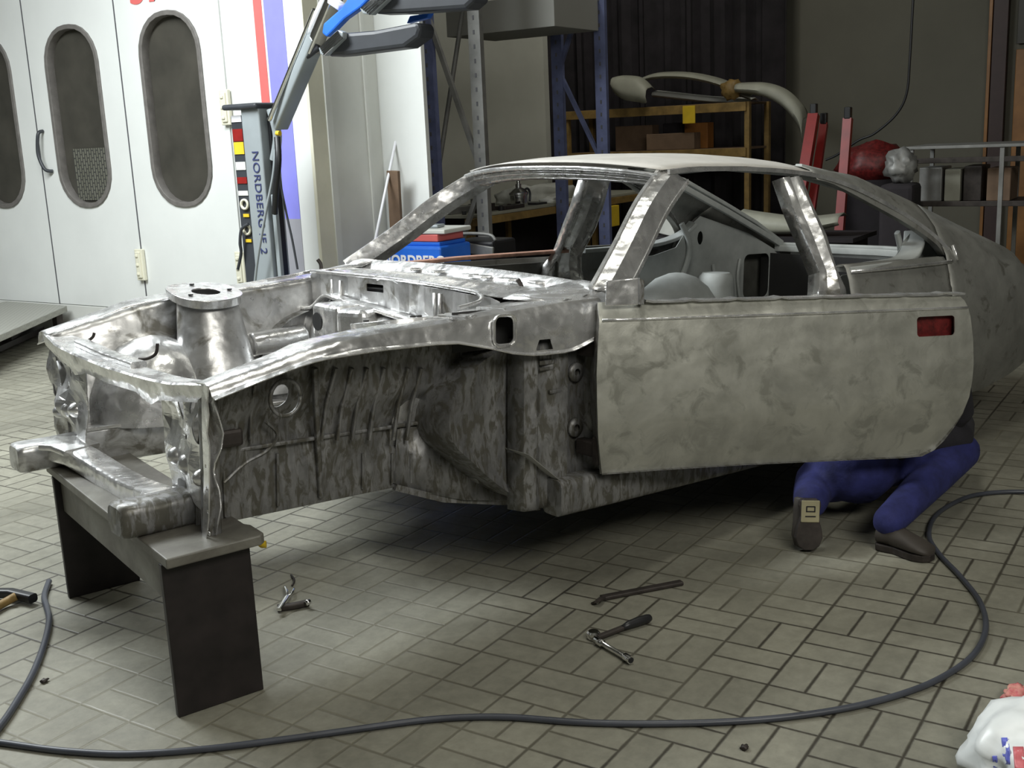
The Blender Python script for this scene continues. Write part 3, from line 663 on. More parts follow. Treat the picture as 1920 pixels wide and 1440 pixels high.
# wavy lower edge of the outer lip
def lipz(x): return lerp([(.27, .700), (.50, .765), (.56, .778), (.741, .786), (.92, .786), (1.0, .782), (1.112, .757), (1.20, .733), (1.277, .722), (1.408, .722), (1.46, .738), (1.51, .758), (1.54, .765)], x)
for sg in (-1, 1):
    # fender apron: engine bay wall with wheelhouse bulge, running down to the frame rail
    rows = []
    nx = 30
    for i in range(nx):
        x = .295+(1.29-.295)*i/(nx-1); zt = railz(x)-.006
        tab = [(.585, zt), (.580, zt-.03), (.575, zt-.10), (.57, .64), (.55, .60), (.535, .56), (.52, .50), (.505, .45), (.50, .435), (.50, .37), (.495, .318), (.47, .314)]
        r = []
        for (y, z) in tab:
            b = math.exp(-((x-.60)/.14)**2-((z-.585)/.10)**2)*(.13 if sg > 0 else .05) + math.exp(-((x-1.08)/.16)**2-((z-.50)/.10)**2)*.06 - .0*z
            if z < .44: b = 0
            r.append((x, sg*(y-b), z))
        rows.append(r)
    ap = sheet('fender_apron', rows, 'stain_shade' if sg < 0 else 'tower', car, th=.003, sub=0, autos=50)  # near apron gets the steel with shade in its colour
    if sg < 0:
        h = CY(532, 745, -.575); cut(ap, [prism(ell(h.x, h.z, .030, .034, 20), XZ(-.575), .07), prism(ell(*[CY(862, 689, -.57)[i] for i in (0, 2)], .024, .02, 16), XZ(-.57), .06)])
        for p in ap.data.polygons: p.use_smooth = True
        ap.data.set_sharp_from_angle(angle=math.radians(45))
        # collar round the hole, seams and pressed ribs on the wheel side
        bm = bmesh.new(); n = 24
        sweep(bm, [(h.x+.046*math.cos(2*math.pi*k/n), -.585, h.z+.05*math.sin(2*math.pi*k/n)) for k in range(n+1)], circ(.006, 6)); fin('hole_collar', bm, 'stain_shade', car, smooth=True)
    def rib(pts, w_=.012, mm='stain_shade', nm='pressed_rib', dy=.0):
        bm = bmesh.new(); sweep(bm, pts, rect(w_, w_*.8, w_*.25)); return fin(nm, bm, mm, car, smooth=True, autos=50)
    if sg < 0:
        for px in (450, 478, 610, 640, 668, 700, 745, 770):
            top = CY(px+ (20 if px > 590 else 0), 720 if px < 500 else 690, -.582); bot = CY(px-8, 830 if px < 500 else 825, -.53)
            rib([top, top.lerp(bot, .5)+Vector((0, .012, 0)), bot], .013)
        for px in (420, 520, 600, 680, 735, 770):
            rib([CY(px, 850 if px > 500 else 880, -.505), CY(px, 905, -.505), Vector((CY(px, 905, -.505).x, -.503, .335))], .010)
        rib(catmull([CY(404, 850, -.51), CY(480, 838, -.515), CY(560, 826, -.515), CY(700, 805, -.515), CY(800, 790, -.515), CY(880, 775, -.52)], 4), .014)
        rib(catmull([CY(497, 790, -.55), CY(520, 815, -.53), CY(500, 845, -.515), CY(460, 868, -.51), CY(420, 905, -.508)], 4), .009)
        bm = bmesh.new(); box(bm, tuple(CY(420, 820, -.52)), (.09, .06, .05)); fin('bumper_bracket', bm, 'darkrust', car, bev=.01)
        rib([CY(590, 690, -.585), CY(592, 760, -.56), CY(597, 850, -.51), Vector((CY(600, 905, -.505).x, -.505, .335))], .018)
    # top rail: flat flange + outer lip with wavy edge
    rows = []
    for i in range(34):
        x = .275+(1.535-.275)*i/33; z = railz(x); y = raily(x); zl = lipz(x) if sg < 0 else z-.05
        kk = .006*math.exp(-((x-.555)/.02)**2)
        rows.append([(x, sg*.582, z-.012), (x, sg*.590, z-.004+kk), (x, sg*(y-.022), z+.001), (x, sg*y, z-.006), (x, sg*(y+.012), z-.022), (x, sg*(y+.014), (z-.022)*.45+zl*.55), (x, sg*(y+.018), zl+.006), (x, sg*(y+.032), zl)])
    o = sheet('apron_rail', rows, 'bright', car, th=.003, autos=40)
    if sg < 0:
        a = CY(942, 619, -.73); b = CY(1013, 645, -.735)
        cut(o, [prism(rrect(a.x, a.z, .068, .078, .018, 4), XZ(-.73), .06), prism([(b.x-.034, b.z-.016), (b.x+.032, b.z-.016), (b.x+.024, b.z+.016), (b.x-.018, b.z+.016)], XZ(-.73), .05)])
        for p in o.data.polygons: p.use_smooth = True
        o.data.set_sharp_from_angle(angle=math.radians(35))
        bm = bmesh.new(); L = rrect(a.x, a.z, .082, .092, .022, 4); sweep(bm, [(x, -.742, z) for x, z in L+L[:1]], rect(.008, .008, .002)); fin('opening_rim', bm, 'bright', car, smooth=True)
        for xx in (1.0, 1.045, 1.07, 1.19):
            bm = bmesh.new(); box(bm, (xx, -.66, railz(xx)+.001), (.022, .10, .006), Matrix.Rotation(.35, 3, 'Z')); fin('weld_tab', bm, 'bright', car, bev=.002)
        # near-black sheet painted as the shade inside the side box
        bm = bmesh.new(); box(bm, (1.2, -.66, .80), (.32, .004, .12)); fin('box_shade_sheet', bm, 'dark', car)
    # strut tower
    tc = (.80, .47)
    bm = bmesh.new()
    def ring(cx, cy, rx, ry, z, n=28, tw=0, tilt=0):
        return [bm.verts.new((cx+rx*math.cos(2*math.pi*i/n), sg*(cy+ry*math.sin(2*math.pi*i/n)), z+tilt*math.sin(2*math.pi*i/n))) for i in range(n)]
    TX, TZ = (.80, 0) if sg > 0 else (.97, -.022)
    RR = [ring(TX, .37, .15, .12, .44), ring(TX, .40, .14, .12, .55), ring(TX, .44, .125, .115, .68), ring(TX, .465, .112, .10, .78+TZ), ring(TX, .475, .105, .10, .822+TZ, tilt=.015), ring(TX, .475, .10, .095, .836+TZ, tilt=.015)]
    for a, b in zip(RR, RR[1:]):
        for i in range(28): bm.faces.new((a[i], a[(i+1) % 28], b[(i+1) % 28], b[i]))
    fin('strut_tower', bm, 'tower', car, smooth=True, autos=50)
    # hexagonal top plate with oval hole, turned-down rim
    hexo = [(.64, .50), (.66, .60), (.74, .655), (.87, .65), (.95, .58), (.95, .44), (.90, .36), (.80, .315), (.70, .33), (.65, .40)]
    hx = catmull([(TX+(x-.80)*.80, .475+(y-.48)*.80, 0) for x, y in hexo+hexo[:1]], 3)[:-1]
    KT = .15
    M4 = Matrix(((1, 0, 0, 0), (0, sg, 0, 0), (0, KT, 1, .848+TZ-.48*KT), (0, 0, 0, 1)))
    plate('tower_top', [[(p.x, p.y) for p in hx], ell(TX, .48, .050, .050, 22)], .006, M4, 'bright', car, bev=.002)
    bm = bmesh.new(); a = [bm.verts.new((p.x, sg*p.y, .848+TZ+(p.y-.48)*KT)) for p in hx]; b = [bm.verts.new((TX+(p.x-TX)*.97, sg*(.475+(p.y-.475)*.97), .822+TZ+(p.y-.48)*KT)) for p in hx]
    for i in range(len(a)): bm.faces.new((a[i], a[(i+1) % len(a)], b[(i+1) % len(a)], b[i]))
    fin('tower_rim', bm, 'bright', car, smooth=True, autos=50)
    for q_ in ((TX-.08, .43), (TX+.085, .47), (TX-.01, .575)):
        bm = bmesh.new(); lathe(bm, [(0, 0), (.009, 0), (.009, .004), (0, .004)], Matrix.Translation((q_[0], sg*q_[1], .853+TZ+(q_[1]-.48)*KT)), 10); fin('stud_hole', bm, 'dark', car, smooth=True)
    # wheelhouse dome in the engine bay beside the tower
    M4 = Matrix.Translation((.60, sg*.50, .45)) @ Matrix.Diagonal((.23, .20, .26, 1))
    if sg > 0: bm = bmesh.new(); lathe(bm, [(1, -.1), (1, 0), (.96, .28), (.86, .5), (.7, .7), (.5, .86), (.25, .96), (0, 1)], M4, 28); fin('wheel_house_bulge', bm, 'bright', car, smooth=True)
    # frame rail: boxed, with rounded open horn in front
    yr = sg*.435
    bm = bmesh.new(); sweep(bm, [(.30, yr, .372), (.6, yr, .372), (1.05, yr, .372), (1.30, yr*.96, .27), (1.6, yr*.93, .21)], rect(.115, .122, .012)); fin('frame_rail', bm, 'tower' if sg > 0 else 'stain_shade', car, smooth=True, autos=40)
    L = rect(.112, .092, .026)
    bm = bmesh.new(); pth = [(.098, yr, .362), (.106, yr, .362), (.12, yr, .362), (.22, yr, .364), (.31, yr, .368)]
    sweep(bm, pth, L, scale=[.8, .95, 1, 1, 1.02], cap=True); o = fin('bumper_horn', bm, 'tower' if sg > 0 else 'stain_shade', car, smooth=True, autos=40)
    if sg > 0:
        bm = bmesh.new(); sweep(bm, [(.30, .376, .434), (.75, .376, .434), (1.05, .376, .434)], rect(.012, .01)); fin('rail_flange', bm, 'bright', car)
    # rail top skirt joins apron
# crossmember between the rails
P_ = [CZ(112, 842, .395), CZ(150, 862, .385), CZ(185, 888, .372), CZ(235, 912, .365), CZ(285, 925, .365)]
P_[0].y = min(P_[0].y, .42)
Pc = [Vector((.225, .41, .375)), Vector((.26, .33, .368)), Vector((.28, .22, .350)), Vector((.285, .08, .340)), Vector((.285, -.08, .340)), Vector((.28, -.22, .350)), Vector((.26, -.33, .368)), Vector((.225, -.41, .375))]
bm = bmesh.new(); sweep(bm, catmull(Pc, 5), rect(.095, .062, .014), scale=None); fin('front_crossmember', bm, 'bright', car, smooth=True, autos=40)
for sg in (1,):
    bm = bmesh.new(); sweep(bm, catmull([(.20, sg*.40, .405), (.24, sg*.36, .402), (.27, sg*.30, .388)], 4), rect(.15, .02, .006)); fin('crossmember_gusset', bm, 'bright', car, smooth=True, autos=40)
# radiator support: top bar
def tbz(y):
    a = abs(y); return lerp([(0, .700), (.28, .704), (.45, .712), (.58, .728), (.66, .735)], a)
rows = []
for k in range(27):
    y = -.66+1.32*k/26; z = tbz(y); xf = lerp([(0, .255), (.45, .262), (.58, .275), (.66, .285)], abs(y)); xb = lerp([(0, .345), (.40, .345), (.5, .37), (.60, .34), (.66, .33)], abs(y))
    fz = lerp([(0, .052), (.2, .050), (.30, .075), (.36, .055), (.45, .05), (.66, .05)], abs(y))
    rows.append([(xf+.008, y, z-fz), (xf, y, z-fz*.5), (xf-.004, y, z-.004), (xf, y, z), (xf+.02, y, z-.006), ((xf+xb)/2, y, z-.007), (xb, y, z-.004), (xb+.002, y, z-.03)])
sheet('radiator_support_bar', rows, 'bright', car, th=.003, autos=35)
bm = bmesh.new(); sweep(bm, [(.333, .42, .716), (.333, .2, .705), (.333, .0, .703), (.333, -.06, .703)], rect(.05, .022, .008)); fin('raised_rail', bm, 'bright', car, smooth=True, autos=40)
for (px, py, y, hh) in ((285, 667, -.1, .05), (170, 636, .27, .035)):
    b0 = CZ(px-24, py+6, .712); 
    tube('hook', [b0, b0+Vector((.015, -.03, .004)), b0+Vector((.03, -.055, .02)), b0+Vector((.035, -.06, hh))], .005, 'darkrust', car, n=8)
# side panels of the radiator support with lamp openings
for sg in (-1, 1):
    out = [(.665, .70), (.30, .70), (.30, .60), (.318, .50), (.33, .40), (.345, .325), (.375, .325), (.385, .38), (.40, .42), (.46, .40), (.52, .38), (.60, .36), (.625, .33), (.635, .45), (.63, .50), (.655, .56)]
    hs = [ell(.43, .635, .020, .032, 14), ell(.545, .60, .022, .042, 16), ell(.50, .655, .014, .022, 10), ell(.47, .565, .008, .008, 8), ell(.585, .53, .012, .020, 10)]
    plate('radiator_support_side', [[(sg*y, z) for y, z in (out if sg > 0 else out)], *[[(sg*y, z) for y, z in h] for h in hs]], .004, YZ(.30), 'bright' if sg < 0 else 'tower', car, bev=.001, cutlen=.04, warp=lambda c: (c[0], c[1], c[2]-.012*math.sin(c[1]*34)*math.sin(c[0]*21)-.03*math.exp(-((abs(c[0])-.50)/.06)**2-((c[1]-.5)/.05)**2)))
    for (y, z, r_) in ((.40, .50, .022), (.47, .49, .026), (.555, .47, .02)):
        bm = bmesh.new(); lathe(bm, [(r_*1.2, 0), (r_, .012), (r_*.5, .022), (0, .024)], Matrix.Translation((.29, sg*y, z)) @ Matrix.Rotation(-math.pi/2, 4, 'Y'), 16); fin('pressed_boss', bm, 'bright', car, smooth=True)
# near outer flange: perforated upright strip with wavy edge
out = [(-.672, .735), (-.660, .69), (-.664, .66), (-.648, .61), (-.660, .58), (-.652, .52), (-.645, .45), (-.634, .38), (-.615, .322), (-.610, .318), (-.588, .318), (-.590, .33), (-.604, .40), (-.618, .50), (-.620, .60), (-.628, .70), (-.645, .735)]
pe = [ell(-.632, z, .004, .006, 8) for z in (.34, .40, .46, .52)]
plate('support_flange', [out, *pe], .004, YZ(.272), 'bright', car, bev=.001)
bm = bmesh.new(); sweep(bm, [(.30, -.60, .70), (.30, -.595, .5), (.30, -.585, .36), (.30, -.582, .322)], rect(.05, .04, .008)); fin('support_upright', bm, 'stain_shade', car, smooth=True, autos=40)
# far outer panel (fender mounting panel with swages)
rows = []
for k in range(11):
    z = .33+.32*k/10; ye = lerp([(.33, .73), (.40, .775), (.50, .80), (.60, .815), (.65, .815)], z); o_ = .012*(1 if k in (2, 6, 7) else 0)
    zz = z
    rows.append([(.31-o_, .63, zz), (.335-o_, .67, zz), (.35-o_, .72, zz), (.36-o_, (ye+.72)/2, zz), (.365-o_, ye, zz-.01), (.38, ye+.006, zz-.01)])
sheet('fender_mounting_panel', rows, 'tower', car, th=.003, autos=30)
# ---- firewall
out = [(-.62, .868), (-.55, .884), (0, .892), (.55, .884), (.62, .868), (.62, .72), (.52, .70), (-.62, .66)]
fw = plate('firewall_upper', [[(-.58, .70), (-.58, .868), (-.52, .878), (0, .893), (.56, .893), (.585, .875), (.585, .70)], rrect(.13, .858, .10, .028, .004)], .004, YZ(1.285), 'tower', car, cutlen=.05, warp=lambda c: (c[0], c[1], c[2]-.006*math.cos(c[0]*30)))
for y in (-.24, -.27, .42, .36): 
    bm = bmesh.new(); sweep(bm, [(1.281, y, .87), (1.278, y, .80), (1.281, y, .745)], rect(.014, .010, .003)); fin('firewall_rib', bm, 'tower', car, smooth=True)
bm = bmesh.new(); pth = catmull([(1.25, .60, .752), (1.25, .50, .76), (1.25, .40, .812), (1.25, .30, .806), (1.25, .0, .785), (1.25, -.22, .768), (1.25, -.30, .755), (1.25, -.42, .74)], 5)
sweep(bm, pth, rect(.05, .014, .004)); fin('firewall_ledge', bm, 'bright', car, smooth=True, autos=40)
rows = []
for y in (-.58, -.45, -.3, -.15, 0, .15, .3, .45, .58):
    zt = lerp([(-.58, .73), (-.3, .755), (0, .783), (.35, .806), (.42, .80), (.5, .758), (.58, .752)], y)
    b = .08*math.exp(-(y/.2)**2)
    rows.append([(1.26, y, zt), (1.24-b, y, zt-.06), (1.20-b, y, zt-.14), (1.15-b, y, zt-.24), (1.13-b, y, .42), (1.2, y, .30)])
sheet('firewall_lower', rows, 'tower', car, th=.003, autos=60)
# heater outlet boss with round port
hc = CX(603, 603, 1.13)
bm = bmesh.new(); box(bm, (1.20, hc.y-.03, hc.z+.0), (.16, .17, .13)); o = fin('heater_box', bm, 'bright', car, bev=.02, seg=3)
bm = bmesh.new(); lathe(bm, [(0, .0), (.033, 0)], Matrix.Translation((1.118, hc.y+.012, hc.z)) @ Matrix.Rotation(-math.pi/2, 4, 'Y'), 22); fin('heater_port', bm, 'dark', car)
bm = bmesh.new(); box(bm, (1.19, hc.y-.16, hc.z+.01), (.14, .12, .10), Matrix.Rotation(.5, 3, 'Z')); fin('heater_duct', bm, 'bright', car, bev=.025, seg=3)
# round boss at the far side behind the tower
bm = bmesh.new(); sweep(bm, [(.97, .50, .64), (1.20, .50, .655)], circ(.045, 14)); fin('steering_cover', bm, 'bright', car, smooth=True, autos=50, bev=.01)
# rear lip of the engine bay: bright folded seal channel, curved at the near corner
bm = bmesh.new(); sweep(bm, catmull([(1.10, .60, .865), (1.20, .605, .874), (1.272, .585, .888), (1.278, .50, .894), (1.285, 0, .900), (1.285, -.40, .893), (1.27, -.50, .885), (1.22, -.56, .872), (1.12, -.585, .862)], 6), rect(.014, .012, .003)); fin('bonnet_seal_channel', bm, 'bright', car, smooth=True, autos=40)
# ---- cowl / scuttle
slots = [(.50, .12), (.33, .15), (.02, .17)]
rows = []
for k in range(25):
    y = -.74+1.48*k/24; a = abs(y)
    xb = 1.60-.045*(y/.7)**2+.0; xf = 1.288
    if a > .60: xf = 1.30+.1*(a-.6)/.14
    z0_ = .888-.012*(a/.74)**2; z1_ = .915-.012*(a/.74)**2
    rows.append([(xf, y, z0_), (xf+.02, y, z0_+.006), (xf+.07, y, z0_+.004), (xf+.10, y, z0_+.014), (xf+.16, y, z0_+.016), (xb-.085, y, z0_+.004), (xb-.07, y, z0_+.0), (xb-.03, y, z0_+.004), (xb-.01, y, z1_), (xb+.012, y, z1_+.012), (xb+.05, y, z1_-.02)])
cw = sheet('cowl_panel', rows, 'bright', car, th=.003, autos=30)
slot_c = [(CZ(622, 506, .895), .13), (CZ(697, 516, .895), .15), (CZ(824, 536, .895), .20)]
cut(cw, [prism(rrect(c.x+.008, c.y, .024, L_, .011, 4), Matrix.Translation((0, 0, .89)), .03) for c, L_ in slot_c])
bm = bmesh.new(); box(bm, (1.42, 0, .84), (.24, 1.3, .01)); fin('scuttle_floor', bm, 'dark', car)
for p in cw.data.polygons: p.use_smooth = True
cw.data.set_sharp_from_angle(angle=math.radians(30))
for (x, y) in ((1.43, .34), (1.47, .08), (1.50, -.18), (1.46, -.35)):
    bm = bmesh.new(); lathe(bm, [(0, .0), (.006, 0)], Matrix.Translation((x, y, .909)), 8); fin('stud_hole', bm, 'dark', car)
for (px, py) in ((978, 541), (602, 500)):
    p = CZ(px, py, .885); tube('wiper_stub', [p+Vector((0, 0, -.01)), p+Vector((0, .004, .012)), p+Vector((-.01, .01, .03))], .008, 'darkrust', car, n=8)
for (y, w_) in ((-.08, .06), (-.16, .05), (-.30, .07), (-.45, .05), (.12, .05), (.28, .06)):
    bm = bmesh.new(); box(bm, (1.548, y, .905), (.05, w_, .010)); fin('weld_joggle', bm, 'bright', car, bev=.003)
# near cowl corner folding down to the hinge post
for sg in (-1, 1):
    rows = [[(1.28, sg*.60, .880), (1.36, sg*.70, .874), (1.44, sg*.74, .868), (1.45, sg*.748, .80), (1.45, sg*.75, .765)],
            [(1.36, sg*.58, .894), (1.43, sg*.68, .890), (1.50, sg*.745, .880), (1.505, sg*.758, .81), (1.50, sg*.76, .765)],
            [(1.50, sg*.56, .90), (1.53, sg*.67, .902), (1.56, sg*.755, .898), (1.565, sg*.77, .83), (1.56, sg*.775, .765)],
            [(1.60, sg*.60, .92), (1.60, sg*.70, .918), (1.62, sg*.775, .900), (1.63, sg*.785, .83), (1.62, sg*.79, .765)]]
    sheet('cowl_corner', rows, 'bright', car, th=.003, autos=40)
# ---- hinge post and footwell side
for sg in (-1, 1):
    mm = 'stain_shade'
    foot = [(1.30, .76), (1.15, .715), (1.06, .64), (1.015, .555), (1.03, .47), (1.10, .40), (1.20, .31), (1.30, .245), (1.42, .225), (1.42, .76)]
    fl_ = catmull([(x, z, 0) for x, z in foot], 3)
    bm = bmesh.new(); n = len(fl_)
    lay = []
    for d_, k_ in ((.50, 1.03), (.64, 1.0), (.665, .97), (.655, .86), (.648, .5)):
        cx, cz = 1.28, .50
        lay.append([bm.verts.new((cx+(p.x-cx)*k_, sg*d_, cz+(p.y-cz)*k_)) for p in fl_])
    for a, b in zip(lay, lay[1:]):
        for i in range(n): bm.faces.new((a[i], a[(i+1) % n], b[(i+1) % n], b[i]))
    bm.faces.new(lay[-1]); fin('footwell_side', bm, mm, car, smooth=True, autos=35)
    # post: vertical stepped panel
    rows = []
    for z in (.225, .25, .30, .34, .42, .43, .52, .53, .60, .61, .66, .70, .765):
        st = .006 if .43 <= z <= .52 or .61 <= z < .67 else 0
        rows.append([(1.25, sg*.66, z), (1.27, sg*(.715), z), (1.31, sg*(.725+st), z), (1.33, sg*(.716-st), z), (1.37, sg*(.722+st), z), (1.39, sg*(.73+st), z), (1.43, sg*(.735), z), (1.455, sg*.70, z), (1.50, sg*.69, z), (1.535, sg*.70, z), (1.56, sg*.76, z)])
    sheet('hinge_post', rows, mm, car, th=.003, autos=30)
    for z in (.46, .64):
        bm = bmesh.new(); lathe(bm, [(.012, .012), (.030, .01), (.032, 0), (.012, -.002)], Matrix.Translation((1.495, sg*.70, z)) @ Matrix.Rotation(sg*-math.pi/2, 4, 'X'), 16); fin('grommet_seat', bm, mm, car, smooth=True)
    for z in (.40, .72):
        bm = bmesh.new(); box(bm, (1.515, sg*.75, z), (.04, .09, .05)); box(bm, (1.50, sg*.80, z), (.02, .03, .09)); fin('door_hinge', bm, 'darkrust', car, bev=.006)
    for bx_ in (((1.39, sg*.728, .595), (.06, .012, .012)), ((1.36, sg*.728, .69), (.08, .008, .014)), ((1.36, sg*.728, .67), (.08, .008, .010))):
        bm = bmesh.new(); box(bm, *bx_); fin('post_stiffener', bm, mm, car, bev=.003)
bm = bmesh.new(); sweep(bm, [CY(740, 913, -.50), CY(830, 935, -.52), CY(935, 940, -.56), CY(1035, 938, -.66)], rect(.02, .02)); fin('toe_board_flange', bm, 'stain_shade', car)
rows = [[CY(735, 905, -.50), CY(740, 860, -.50), CY(745, 800, -.51)], [CY(800, 925, -.52), CY(810, 870, -.51), CY(820, 800, -.51)], [CY(870, 938, -.55), CY(875, 880, -.53), CY(880, 800, -.52)], [CY(960, 938, -.60), CY(960, 890, -.56), CY(960, 830, -.54)]]
sheet('lower_apron_extension', [[tup(p) for p in r] for r in rows], 'stain_shade', car, autos=60)
# ---- the near door, hanging ajar
HX, HY = 1.49, -.82; DA = math.atan2(-.5, 1.26)
def door_build(name, ajar, sg, mm, lab=None):
    D = bpy.data.objects.new(name, None); C.objects.link(D); D.parent = car
    D.matrix_local = Matrix.Translation((HX, sg*-HY*1.0 if sg > 0 else HY, 0)) @ Matrix.Rotation(ajar, 4, 'Z')
    return D
D = bpy.data.objects.new('door', None); C.objects.link(D); D.parent = car
D.matrix_parent_inverse = Matrix(); D.matrix_local = Matrix.Translation((HX, HY, 0)) @ Matrix.Rotation(DA, 4, 'Z')
D['label'] = 'sanded metal door hanging ajar'
def dbulge(s, z):   # outward (-y) curvature
    t = (z-.30)/.55
    return -.035*math.sin(max(0, min(1, t))*math.pi*.85+.25)+.012*abs(s-.68)**1.5
edge = [(.000, .870), (-.008, .819), (-.018, .73), (-.023, .654), (-.021, .56), (-.016, .484), (-.004, .40), (.009, .328), (.20, .327), (.526, .320), (.937, .303), (1.132, .294), (1.215, .294), (1.262, .312), (1.298, .345), (1.33, .39), (1.36, .44), (1.374, .50), (1.380, .56), (1.381, .614), (1.376, .70), (1.366, .78), (1.350, .835), (1.338, .848), (.937, .856), (.526, .863)]
hole = rrect(1.222, .753, .155, .067, .012, 4)
def dw(c): return (c[0], c[1], c[2])
XZd = Matrix(((1, 0, 0, 0), (0, 0, 1, 0), (0, 1, 0, 0), (0, 0, 0, 1)))
def rotw(c):
    s, z = c[0], c[1]; y = dbulge(s, z)
    # belt crease: flat band above .80 turned inwards
    if z > .818: y += (z-.818)*.55
    if z < .50: y += (.50-z)*.10
    return (s, z, c[2]+y)
skin = plate('door_skin', [edge, hole], .004, XZd, 'door', D, cutlen=.03, warp=rotw, bev=0)
for p in skin.data.polygons: p.use_smooth = True
skin.data.set_sharp_from_angle(angle=math.radians(40))
bm = bmesh.new(); sweep(bm, [(s, dbulge(s, .818)-.004, .818-.006*s/1.35*1.2) for s in [k*1.355/16 for k in range(17)]], rect(.007, .009, .003)); fin('belt_crease', bm, 'bright', D, smooth=True)
# inner shell
sc = lambda k: [(.68+(s-.68)*k, .58+(z-.58)*k) for s, z in edge]
bm = bmesh.new(); a = [bm.verts.new((s, dbulge(s, z)+.002+(max(0, z-.818)*.55), z)) for s, z in edge]; b = [bm.verts.new((s, .07, z)) for s, z in sc(.975)]; n = len(edge)
for i in range(n): bm.faces.new((a[i], a[(i+1) % n], b[(i+1) % n], b[i]))
c_ = [bm.verts.new((s, .075, z)) for s, z in sc(.86)]
for i in range(n): bm.faces.new((b[i], b[(i+1) % n], c_[(i+1) % n], c_[i]))
fin('door_inner_shell', bm, 'stain_shade', D, smooth=True, autos=30)
bm = bmesh.new(); box(bm, (1.222, .012, .753), (.19, .004, .10)); fin('latch_backing', bm, 'red', D)
plate('door_inner_panel', [rrect(.69, .57, 1.12, .42, .05), rrect(.55, .60, .45, .20, .05), rrect(1.0, .55, .18, .18, .04)], .004, XZd @ Matrix.Translation((0, 0, .08)), 'stain_shade', D)
# crimped inner lip along the glass slot
bm = bmesh.new(); pts = []
for k in range(46): pts.append((.15+1.2*k/45, .025, .868-.011*k/45+(.004 if k % 6 == 0 else 0)))
sweep(bm, pts, rect(.05, .006)); fin('glass_slot_lip', bm, 'bright', D)
# mirror triangle at the front of the glass line
bm = bmesh.new()
F_ = [(.010, .862), (.120, .862), (.122, .945), (.016, .938)]
corners(bm, [(s, -.012+.10*(z-.86), z) for s, z in F_]+[(s, -.004+.10*(z-.86), z) for s, z in F_]); fin('mirror_bracket', bm, 'bright', D, bev=.003)
bm = bmesh.new(); corners(bm, [(s, y, z) for s, y, z in ((.122, -.01, .862), (.126, .035, .862), (.128, .04, .94), (.124, -.003, .945))]+[(s+.018, y, z) for s, y, z in ((.122, -.01, .862), (.126, .035, .862), (.128, .04, .94), (.124, -.003, .935))]); fin('mirror_bracket_return', bm, 'stain_shade', D, bev=.002)
# ---- far door, shut: seen only from inside over the cowl
DF = bpy.data.objects.new('door', None); C.objects.link(DF); DF.parent = car; DF.matrix_local = Matrix.Translation((1.55, .80, 0))
bm = bmesh.new(); box(bm, (.62, 0.0, .57), (1.20, .012, .56)); fin('door_inner_panel', bm, 'inner', DF, bev=.01)
bm = bmesh.new(); sweep(bm, [(.02, -.02, .872), (.6, -.025, .892), (1.24, -.03, .90)], rect(.06, .016, .004)); fin('glass_slot_lip', bm, 'pinkrust', DF, smooth=True, autos=40)
bm = bmesh.new(); box(bm, (.62, .05, .57), (1.24, .004, .60)); fin('door_skin', bm, 'skin', DF)
for (x, z) in ((.78, .80), (1.0, .74), (.5, .78), (1.1, .60)):
    bm = bmesh.new(); lathe(bm, [(0, -.008), (.022, -.008), (.026, 0)], Matrix.Translation((x, -.005, z)) @ Matrix.Rotation(math.pi/2, 4, 'X'), 12); fin('access_hole', bm, 'dark', DF)
# ================================================================== BENCH UNDER THE FRONT
ZB = .452
A = FL(311, 1049, ZB); B = FL(499, 1001, ZB); Dd = FL(38, 882, ZB)
du = (B-A).normalized(); Lw = (B-A).length; dv = (Dd-A).normalized(); dv = (dv-du*dv.dot(du)).normalized(); LL = (Dd-A).length
bench = empty('low_bench', (A.x, A.y, 0), 'low dark wooden bench carrying the front frame rails of the car body', 'bench')
BM = Matrix(((du.x, dv.x, 0, 0), (du.y, dv.y, 0, 0), (0, 0, 1, 0), (0, 0, 0, 1)))
def bpart(name, loop, z0, z1, m, bev=.003):
    bm = bmesh.new(); lo = [bm.verts.new(BM @ Vector((x, y, z0))) for x, y in loop]; hi = [bm.verts.new(BM @ Vector((x, y, z1))) for x, y in loop]; n = len(loop)
    for i in range(n): bm.faces.new((lo[i], lo[(i+1) % n], hi[(i+1) % n], hi[i]))
    bm.faces.new(lo); bm.faces.new(hi); return fin(name, bm, m, bench, bev=bev)
bpart('bench_top', [(0, 0), (Lw-.015, 0), (Lw, .015), (Lw, .10), (Lw-.01, .12), (Lw-.01, LL+.02), (0, LL+.02)], ZB-.028, ZB, 'benchtop', .004)
ly = .045
bpart('leg', [(.0, ly), (Lw-.03, ly), (Lw-.03, ly+.022), (.0, ly+.022)], 0, ZB-.029, 'woodedge')
bpart('leg', [(.0, LL-.06), (Lw-.03, LL-.06), (Lw-.03, LL-.038), (.0, LL-.038)], 0, ZB-.029, 'woodedge')
bpart('stretcher', [(.02, ly+.023), (.04, ly+.023), (.04, LL-.061), (.02, LL-.061)], ZB-.15, ZB-.029, 'benchtop')
pb = FL(492, 1021, ZB-.06); o = tube('chisel', [pb+Vector((.03, .06, 0)), pb, pb+Vector((.006, -.008, 0))], .010, 'yellow', None, sm=0); tag(o, 'yellow handled chisel poking out under the near end of the bench', 'chisel')
